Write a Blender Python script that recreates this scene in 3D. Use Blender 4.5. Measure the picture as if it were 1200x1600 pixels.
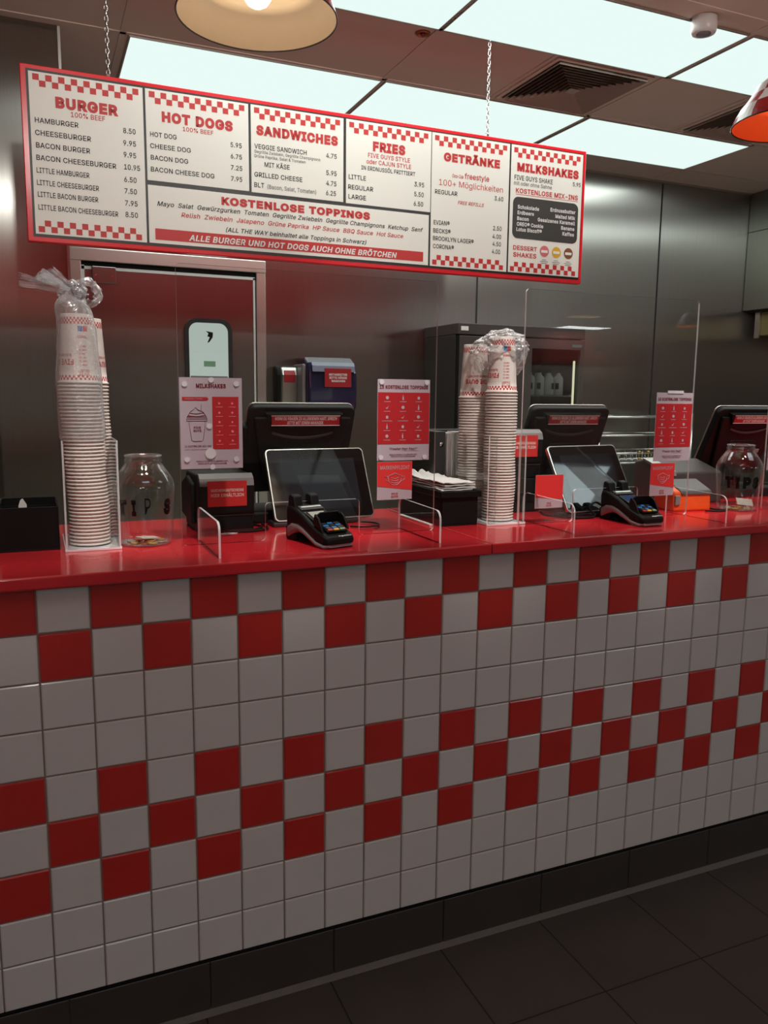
import bpy, bmesh, math, random
from mathutils import Vector, Matrix, noise
random.seed(7)
for o in list(bpy.data.objects):
    bpy.data.objects.remove(o, do_unlink=True)
SC = bpy.context.scene
COL = SC.collection
PI = math.pi

# ------------------------------------------------------------------ camera
cam_d = bpy.data.cameras.new('camera')
cam = bpy.data.objects.new('camera', cam_d)
COL.objects.link(cam)
SC.camera = cam
cam_d.sensor_fit = 'VERTICAL'
cam_d.sensor_height = 36.0
cam_d.sensor_width = 27.0
cam_d.lens = 1255.9 / 1600 * 36.0
cam_d.clip_start = 0.02
_r, _d, _f = (0.9184686, -0.3953454, 0.0108374), (-0.0471625, -0.1366924, -0.9894902), (0.3926718, 0.9083046, -0.1441932)
cam.matrix_world = Matrix(((_r[0], -_d[0], -_f[0], 0.0168), (_r[1], -_d[1], -_f[1], -1.6798),
                           (_r[2], -_d[2], -_f[2], 1.3764), (0, 0, 0, 1)))

# ------------------------------------------------------------------ world, exposure
w = bpy.data.worlds.new('world')
SC.world = w
w.use_nodes = True
w.node_tree.nodes['Background'].inputs[0].default_value = (0.9, 0.8, 0.7, 1)
w.node_tree.nodes['Background'].inputs[1].default_value = 0.02
vs = SC.view_settings
vs.view_transform = 'Standard'
vs.look = 'None'
vs.gamma = 1.0
vs.use_curve_mapping = False
vs.exposure = 0.0
SC.cycles.use_denoising = True
SC.cycles.max_bounces = 10
SC.cycles.transparent_max_bounces = 40
SC.cycles.sample_clamp_indirect = 4.0
SC.cycles.caustics_reflective = False
SC.cycles.caustics_refractive = False
PANEL_E = 0.97        # ceiling light panels over the kitchen
HALL_E = 2.9         # unseen light panels over the dining side, partly added to light the tiles
BULB_E = 9.0       # pendant bulbs over the counter
SPOT_W = 42.0        # added fill spots that brighten the menu board

def lamp_spot(name, loc, target, watts, size=70, col=(1, .985, .93), rad=.05):
    d = bpy.data.lights.new(name, 'SPOT')
    d.energy = watts; d.spot_size = math.radians(size); d.spot_blend = .6; d.color = col; d.shadow_soft_size = rad
    o = bpy.data.objects.new(name, d); COL.objects.link(o)
    o.location = loc
    o.rotation_euler = (Vector(target) - Vector(loc)).to_track_quat('-Z', 'Y').to_euler()
    return o
for _x, _k in ((0.2, 1.3), (1.3, 1.0), (2.4, .72)):
    lamp_spot('menu_fill_spot', (_x, -0.75, 2.86), (_x, 1.65, 2.2), SPOT_W * _k)  # added fill for the board, no fixture built
COUNTER_W = 122.0     # added unseen spots, aimed to brighten the counter but spare the tiles
for _i in range(9):
    _x = -.6 + _i * .55
    lamp_spot('counter_fill_spot', (_x, -0.75, 2.93), (_x, 0.385, 1.185), COUNTER_W * (.62 if _i < 2 else 1), 29, (1, .95, .89), .04)
PANEL_W = 8.0        # light of one kitchen ceiling panel
def lamp_panel(x0, x1, y0, y1, z, watts, col=(.94, 1, .97)):
    d = bpy.data.lights.new('panel_light', 'AREA'); d.shape = 'RECTANGLE'; d.size = x1 - x0; d.size_y = y1 - y0; d.energy = watts; d.color = col
    o = bpy.data.objects.new('panel_light', d); COL.objects.link(o); o.location = ((x0 + x1) / 2, (y0 + y1) / 2, z)
for _x in (-1.8, -.2, 1.4):      # added spots that brighten the bulkhead's red reflection in the steel
    lamp_spot('bulkhead_fill_spot', (_x, -1.2, 2.93), (_x, -2.5, 2.4), 75, 110, (1, .9, .8))

# ------------------------------------------------------------------ materials
def nt(name):
    m = bpy.data.materials.new(name); m.use_nodes = True
    t = m.node_tree; t.nodes.clear()
    out = t.nodes.new('ShaderNodeOutputMaterial')
    return m, t, out
def rgb(h):   # sRGB 0-255 -> linear
    f = lambda c: c / 12.92 if c <= .04045 else ((c + .055) / 1.055) ** 2.4
    return tuple(f(c / 255) for c in h) + (1,)
def mat(name, col, rough=.5, metal=0.0, var=.06, scale=30, bump=0.0, spec=.5, coat=0.0, aniso=0.0, tangent=None, stretch=None):
    m, t, out = nt(name)
    b = t.nodes.new('ShaderNodeBsdfPrincipled')
    t.links.new(b.outputs[0], out.inputs[0])
    b.inputs['Roughness'].default_value = rough
    b.inputs['Metallic'].default_value = metal
    b.inputs['Specular IOR Level'].default_value = spec
    b.inputs['Coat Weight'].default_value = coat
    b.inputs['Coat Roughness'].default_value = .05
    tc = t.nodes.new('ShaderNodeTexCoord')
    n = t.nodes.new('ShaderNodeTexNoise'); n.inputs['Scale'].default_value = scale; n.inputs['Detail'].default_value = 4
    if stretch:
        mp = t.nodes.new('ShaderNodeMapping'); mp.inputs['Scale'].default_value = stretch
        t.links.new(tc.outputs['Object'], mp.inputs[0]); t.links.new(mp.outputs[0], n.inputs['Vector'])
    else:
        t.links.new(tc.outputs['Object'], n.inputs['Vector'])
    c = rgb(col)
    mx = t.nodes.new('ShaderNodeMix'); mx.data_type = 'RGBA'
    mx.inputs['A'].default_value = tuple(max(0, x * (1 - var)) for x in c[:3]) + (1,)
    mx.inputs['B'].default_value = tuple(min(1, x * (1 + var)) for x in c[:3]) + (1,)
    t.links.new(n.outputs['Fac'], mx.inputs['Factor'])
    t.links.new(mx.outputs['Result'], b.inputs['Base Color'])
    if bump:
        bp = t.nodes.new('ShaderNodeBump'); bp.inputs['Strength'].default_value = bump; bp.inputs['Distance'].default_value = .002
        t.links.new(n.outputs['Fac'], bp.inputs['Height']); t.links.new(bp.outputs[0], b.inputs['Normal'])
    if aniso:
        b.inputs['Anisotropic'].default_value = aniso
        cv = t.nodes.new('ShaderNodeCombineXYZ')
        for i in range(3): cv.inputs[i].default_value = tangent[i]
        t.links.new(cv.outputs[0], b.inputs['Tangent'])
    return m
def emit(name, col, strength):
    m, t, out = nt(name)
    e = t.nodes.new('ShaderNodeEmission'); e.inputs[0].default_value = rgb(col); e.inputs[1].default_value = strength
    t.links.new(e.outputs[0], out.inputs[0]); return m
def clear(name, tint=(1, 1, 1), veil=0.0, veil_col=(.8, .8, .8), rough=.02, f0=.04, rim=0.0, bump=0.0, bscale=60):
    """thin clear sheet: transparent + mirror by Schlick fresnel, optional milky veil and a pale veil painted towards the rim"""
    m, t, out = nt(name)
    lw = t.nodes.new('ShaderNodeLayerWeight'); lw.inputs[0].default_value = .5
    pw = t.nodes.new('ShaderNodeMath'); pw.operation = 'POWER'; pw.inputs[1].default_value = 5
    t.links.new(lw.outputs['Facing'], pw.inputs[0])
    ma = t.nodes.new('ShaderNodeMath'); ma.operation = 'MULTIPLY_ADD'; ma.inputs[1].default_value = 1 - f0; ma.inputs[2].default_value = f0
    t.links.new(pw.outputs[0], ma.inputs[0])
    tr = t.nodes.new('ShaderNodeBsdfTransparent'); tr.inputs[0].default_value = tint + (1,)
    gl = t.nodes.new('ShaderNodeBsdfGlossy'); gl.inputs['Roughness'].default_value = rough
    base = tr.outputs[0]
    if veil or rim:
        df = t.nodes.new('ShaderNodeBsdfDiffuse'); df.inputs[0].default_value = veil_col + (1,)
        ms = t.nodes.new('ShaderNodeMixShader')
        if rim:
            p3 = t.nodes.new('ShaderNodeMath'); p3.operation = 'POWER'; p3.inputs[1].default_value = 3
            t.links.new(lw.outputs['Facing'], p3.inputs[0])
            m2 = t.nodes.new('ShaderNodeMath'); m2.operation = 'MULTIPLY_ADD'; m2.inputs[1].default_value = rim; m2.inputs[2].default_value = veil
            t.links.new(p3.outputs[0], m2.inputs[0]); t.links.new(m2.outputs[0], ms.inputs[0])
        else:
            ms.inputs[0].default_value = veil
        t.links.new(base, ms.inputs[1]); t.links.new(df.outputs[0], ms.inputs[2]); base = ms.outputs[0]
    mx = t.nodes.new('ShaderNodeMixShader')
    t.links.new(ma.outputs[0], mx.inputs[0]); t.links.new(base, mx.inputs[1]); t.links.new(gl.outputs[0], mx.inputs[2])
    if bump:
        tc = t.nodes.new('ShaderNodeTexCoord'); n = t.nodes.new('ShaderNodeTexNoise'); n.inputs['Scale'].default_value = bscale
        t.links.new(tc.outputs['Object'], n.inputs['Vector'])
        bp = t.nodes.new('ShaderNodeBump'); bp.inputs['Strength'].default_value = bump; bp.inputs['Distance'].default_value = .004
        t.links.new(n.outputs['Fac'], bp.inputs['Height']); t.links.new(bp.outputs[0], gl.inputs['Normal'])
    t.links.new(mx.outputs[0], out.inputs[0])
    return m
def floor_mat():
    m = mat('floor_tile', (78, 73, 68), .55, var=.25, scale=6)
    t = m.node_tree; b = [n for n in t.nodes if n.type == 'BSDF_PRINCIPLED'][0]
    src = b.inputs['Base Color'].links[0].from_socket
    tc = t.nodes.new('ShaderNodeTexCoord'); mp = t.nodes.new('ShaderNodeMapping'); mp.inputs['Location'].default_value = (-.011, 0.298 * 40 + 0.0015, 0)
    br = t.nodes.new('ShaderNodeTexBrick'); br.offset = 0; br.squash = 1
    br.inputs['Scale'].default_value = 1; br.inputs['Brick Width'].default_value = .2985; br.inputs['Row Height'].default_value = .298
    br.inputs['Mortar Size'].default_value = .0022; br.inputs['Mortar Smooth'].default_value = .1
    br.inputs['Mortar'].default_value = rgb((26, 24, 22))
    t.links.new(tc.outputs['Object'], mp.inputs[0]); t.links.new(mp.outputs[0], br.inputs['Vector'])
    t.links.new(src, br.inputs['Color1']); t.links.new(src, br.inputs['Color2'])
    t.links.new(br.outputs['Color'], b.inputs['Base Color'])
    return m
M = dict(
    steel=mat('brushed_steel', (168, 168, 162), .30, 1.0, .08, 6, aniso=.97, tangent=(1, 0, 0), stretch=(40, 40, .6)),
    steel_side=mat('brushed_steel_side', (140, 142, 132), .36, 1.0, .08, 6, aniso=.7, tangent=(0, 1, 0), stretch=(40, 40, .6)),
    alu=mat('satin_aluminium', (205, 202, 194), .32, 1.0, .05, 20),
    chrome=mat('chrome', (215, 215, 210), .15, 1.0, .03),
    gold=mat('gold_coin', (196, 160, 84), .38, .8, .12, 200),
    copper=mat('copper_coin', (176, 104, 66), .38, .8, .12, 200),
    silver=mat('silver_coin', (170, 166, 158), .38, .8, .12, 200),
    note=mat('banknote', (176, 172, 158), .8, var=.12, scale=90),
    ceil=mat('ceiling_paint', (216, 197, 184), .85, var=.03, scale=3),
    ceildark=mat('vent_paint', (176, 164, 150), .7, var=.03),
    black=mat('black_plastic', (11, 10, 10), .55, var=.2, scale=80, spec=.22),
    blackg=mat('black_gloss', (10, 10, 11), .12, var=.1, scale=50),
    blackm=mat('black_matt', (11, 11, 10), .7, var=.2, scale=90, spec=.2),
    bandblue=mat('blue_grey_plastic', (112, 118, 136), .3),
    dgrey=mat('dark_grey_metal', (74, 68, 65), .42, .3, .06, 12),
    dgrey2=mat('charcoal', (46, 44, 43), .45, var=.06),
    mgrey=mat('grey_plastic', (122, 116, 116), .45, var=.05),
    screen=mat('screen_glass', (26, 31, 36), .03, var=.05, spec=.9, coat=.6),
    bezel=mat('bezel_glass', (8, 9, 11), .03, var=.05, spec=.9, coat=.5),
    lcdblue=emit('lcd_blue', (92, 112, 168), .28),
    lcdgrey=mat('lcd_grey', (150, 152, 140), .3, var=.1),
    red_top=mat('red_solid_surface', (205, 40, 48), .15, var=.04, scale=60, coat=.25),
    red_tile=mat('red_glazed_tile', (198, 50, 44), .22, var=.10, scale=9, coat=.2),
    white_tile=mat('white_glazed_tile', (221, 218, 214), .22, var=.03, scale=7, coat=.2),
    grout=mat('grout', (136, 124, 110), .9, var=.12, scale=70),
    plinth=mat('dark_plinth_tile', (62, 57, 52), .5, var=.2, scale=8),
    seal=mat('grey_sealant', (104, 102, 97), .7, var=.1),
    red_frame=mat('red_frame', (226, 24, 36), .25, var=.03, coat=.3),
    red=mat('red_print', (196, 42, 40), .5, var=.03),
    dred=mat('deep_red_print', (160, 24, 30), .45, var=.04),
    maroon=mat('maroon_print', (104, 14, 26), .5, var=.04),
    menu_white=mat('menu_white', (236, 232, 222), .45, var=.015, scale=4),
    ink=mat('black_ink', (28, 26, 25), .6, var=.05),
    greyink=mat('grey_ink', (120, 116, 112), .6, var=.05),
    menu_black=mat('menu_black', (22, 19, 18), .4, var=.05),
    charcoal_print=mat('charcoal_print', (58, 54, 50), .5, var=.04),
    white=mat('white_print', (235, 232, 228), .5, var=.02),
    pink=mat('pink_print', (214, 112, 116), .5), ochre=mat('ochre_print', (222, 172, 44), .5), brown=mat('brown_print', (128, 78, 46), .5),
    poster=mat('poster_paper', (164, 150, 156), .4, var=.03, scale=12),
    cup=mat('paper_cup', (216, 208, 200), .55, var=.03, scale=40),
    blueprint=mat('blue_print', (42, 110, 170), .5),
    paper=mat('white_paper', (228, 226, 222), .8, var=.04, scale=40),
    shade_in=mat('cream_enamel', (226, 206, 178), .45, var=.03), shade_red=mat('red_enamel', (238, 98, 46), .35, var=.03),
    shade_white=mat('white_enamel', (232, 228, 224), .3, var=.02), shade_out=mat('red_enamel_outside', (170, 24, 30), .3, var=.04),
    bulb=emit('bulb_glow', (255, 240, 214), BULB_E),
    hall_bulb=emit('hall_bulb_glow', (255, 232, 200), 200.0),
    hall_far=emit('far_hall_diffuser', (240, 246, 246), 16.0),  # far hall panels, mostly added to brighten what the steel reflects
    panel=emit('light_diffuser', (236, 255, 250), PANEL_E),
    hall_panel=emit('hall_diffuser', (226, 242, 248), HALL_E),
    seal_white=mat('pale_door_seal', (206, 206, 200), .5),
    backroom=emit('lit_back_room', (208, 222, 213), .66),
    led=emit('led_strip', (255, 240, 200), 1.6),
    gasket=mat('rubber_gasket', (22, 22, 22), .55),
    teal=mat('teal_badge', (70, 110, 104), .4),
    green=mat('green_sticker', (120, 164, 128), .6),
    orange=mat('orange_plastic', (214, 78, 20), .4, var=.04),
    navy=mat('navy_tinted_plastic', (34, 30, 58), .12, var=.15, scale=5, coat=.6),
    bottle_white=mat('white_bottle', (214, 208, 200), .45, var=.03),
    hall_red=mat('hall_red_wall', (190, 84, 74), .6, var=.05, scale=3),
    hall_wall=mat('hall_brown_wall', (222, 204, 190), .8, var=.06, scale=3),
    filter=mat('grease_filter', (150, 136, 92), .45, .6, .1, 14),
    acrylic=clear('clear_acrylic', (.975, .985, .98), rough=.0, f0=.028),
    acrylic_edge=clear('acrylic_edge', (.9, .93, .93), veil=.8, veil_col=(.97, .98, .98), rough=.08, f0=.1),  # white veil stands in for light glowing out of the edges
    glass=clear('jar_glass', (.96, .975, .965), rough=.01, f0=.09, veil=.0, veil_col=(.85, .9, .88), rim=.2),  # rim veil paints bright edge highlights into the glass
    fridge_glass=clear('fridge_glass', (.66, .70, .70), rough=.02, f0=.02),
    film=clear('plastic_film', (.96, .96, .96), veil=.13, veil_col=(.97, .97, .97), rough=.14, f0=.16, rim=.75, bump=1.0, bscale=75),
    dot=clear('adhesive_dot', (.9, .9, .9), veil=.5, veil_col=(.85, .83, .83), rough=.2),
    floor=floor_mat(), floor_light=mat('staff_floor', (226, 220, 212), .5, var=.05, scale=4),
)

# ------------------------------------------------------------------ mesh builder
class MB:
    def __init__(s): s.v = []; s.f = []; s.m = []; s.sm = []
    def add(s, vs, fs, mi=0, smooth=False, mx=None):
        k = len(s.v)
        s.v += [tuple(mx @ Vector(p)) if mx is not None else tuple(p) for p in vs]
        for f in fs:
            s.f.append(tuple(i + k for i in f)); s.m.append(mi); s.sm.append(smooth)
        return s
    def box(s, x0, x1, y0, y1, z0, z1, mi=0, mx=None):
        vs = [(x, y, z) for x in (x0, x1) for y in (y0, y1) for z in (z0, z1)]
        return s.add(vs, [(0, 1, 3, 2), (4, 6, 7, 5), (0, 4, 5, 1), (2, 3, 7, 6), (0, 2, 6, 4), (1, 5, 7, 3)], mi, mx=mx)
    def chamfer_tile(s, x0, x1, y0, y1, z0, z1, c, mi):
        """tile facing -y with chamfered front edges"""
        vs = [(x0, y1, z0), (x1, y1, z0), (x1, y1, z1), (x0, y1, z1), (x0, y0 + c, z0), (x1, y0 + c, z0), (x1, y0 + c, z1), (x0, y0 + c, z1),
              (x0 + c, y0, z0 + c), (x1 - c, y0, z0 + c), (x1 - c, y0, z1 - c), (x0 + c, y0, z1 - c)]
        return s.add(vs, [(8, 9, 10, 11), (4, 5, 9, 8), (5, 6, 10, 9), (6, 7, 11, 10), (7, 4, 8, 11), (0, 1, 5, 4), (1, 2, 6, 5), (2, 3, 7, 6), (3, 0, 4, 7)], mi)
    def prism(s, poly, axis, a, b, mi=0, mside=None, mx=None):
        """polygon (2D) extruded along axis between a and b; mside = material of the side faces"""
        n = len(poly)
        def p3(p, t): return {'x': (t, p[0], p[1]), 'y': (p[0], t, p[1]), 'z': (p[0], p[1], t)}[axis]
        vs = [p3(p, a) for p in poly] + [p3(p, b) for p in poly]
        k = len(s.v)
        s.add(vs, [tuple(range(n)), tuple(range(2 * n - 1, n - 1, -1))], mi, mx=mx)
        for i in range(n):
            j = (i + 1) % n
            s.f.append((k + i, k + n + i, k + n + j, k + j)); s.m.append(mi if mside is None else mside); s.sm.append(False)
        return s
    def lathe(s, prof, c=(0, 0, 0), n=32, mi=0, smooth=True, mx=None, close=False):
        vs = []; fs = []
        for r, z in prof:
            for i in range(n):
                a = 2 * PI * i / n; vs.append((c[0] + r * math.cos(a), c[1] + r * math.sin(a), c[2] + z))
        q = len(prof)
        for j in range(q - 1 if not close else q):
            for i in range(n):
                j2 = (j + 1) % q
                fs.append((j * n + i, j * n + (i + 1) % n, j2 * n + (i + 1) % n, j2 * n + i))
        return s.add(vs, fs, mi, smooth, mx)
    def disc(s, c, r, axis='y', n=24, mi=0, th=.001, mx=None):
        poly = [(c[0] + r * math.cos(2 * PI * i / n), c[2] + r * math.sin(2 * PI * i / n)) for i in range(n)]
        if axis == 'y': return s.prism(poly, 'y', c[1], c[1] + th, mi, mx=mx)
        poly = [(c[0] + r * math.cos(2 * PI * i / n), c[1] + r * math.sin(2 * PI * i / n)) for i in range(n)]
        return s.prism(poly, 'z', c[2], c[2] + th, mi, mx=mx)
    def tube(s, pts, r, n=8, mi=0, mx=None, cap=True):
        pts = [Vector(p) for p in pts]; vs = []; fs = []
        up = Vector((0, 0, 1))
        for i, p in enumerate(pts):
            d = (pts[min(i + 1, len(pts) - 1)] - pts[max(i - 1, 0)]).normalized()
            a = d.cross(up if abs(d.dot(up)) < .95 else Vector((1, 0, 0))).normalized(); b = d.cross(a)
            rr = r[i] if isinstance(r, (list, tuple)) else r
            for k in range(n):
                t = 2 * PI * k / n; vs.append(tuple(p + a * rr * math.cos(t) + b * rr * math.sin(t)))
        for i in range(len(pts) - 1):
            for k in range(n):
                fs.append((i * n + k, i * n + (k + 1) % n, (i + 1) * n + (k + 1) % n, (i + 1) * n + k))
        if cap: fs += [tuple(range(n - 1, -1, -1)), tuple(range((len(pts) - 1) * n, len(pts) * n))]
        return s.add(vs, fs, mi, True, mx)
    def torus(s, R, r, mx, n=12, k=6, mi=0, sx=1.0):
        vs = []; fs = []
        for i in range(n):
            a = 2 * PI * i / n
            for j in range(k):
                b = 2 * PI * j / k
                vs.append(((R + r * math.cos(b)) * math.cos(a), (R + r * math.cos(b)) * math.sin(a) * sx, r * math.sin(b)))
        for i in range(n):
            for j in range(k):
                fs.append((i * k + j, ((i + 1) % n) * k + j, ((i + 1) % n) * k + (j + 1) % k, i * k + (j + 1) % k))
        return s.add(vs, fs, mi, True, mx)
    def text(s, txt, x0, x1, z, cap, y=0.0, mi=0, bold=0.0, shear=0.0, fn=None):
        """flat lettering in the xz plane facing -y, fitted to x0..x1 with the given capital height"""
        vs, fs, xa, xb, ch = text_mesh(txt, bold, shear)
        sx = (x1 - x0) / (xb - xa); sz = cap / ch
        out = []
        for p in vs:
            q = (x0 + (p[0] - xa) * sx, y - p[2] * .00006, z + p[1] * sz)
            out.append(fn(q) if fn else q)
        return s.add(out, fs, mi)
    def build(s, name, mats, parent=None, bevel=0.0, seg=2, loc=None, rotz=0.0, auto=True):
        me = bpy.data.meshes.new(name)
        me.from_pydata(s.v, [], s.f)
        for m in (mats if isinstance(mats, (list, tuple)) else [mats]):
            me.materials.append(M[m])
        me.polygons.foreach_set('material_index', s.m)
        me.polygons.foreach_set('use_smooth', s.sm)
        if len(s.f) < 60000:
            bm = bmesh.new(); bm.from_mesh(me); bmesh.ops.recalc_face_normals(bm, faces=bm.faces[:]); bm.to_mesh(me); bm.free()
        me.update()
        o = bpy.data.objects.new(name, me); COL.objects.link(o)
        if parent is not None: o.parent = parent
        if bevel:
            b = o.modifiers.new('bevel', 'BEVEL'); b.width = bevel; b.segments = seg; b.limit_method = 'ANGLE'; b.angle_limit = math.radians(40)
        if loc is not None: o.location = loc
        if rotz: o.rotation_euler = (0, 0, rotz)
        return o
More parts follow.
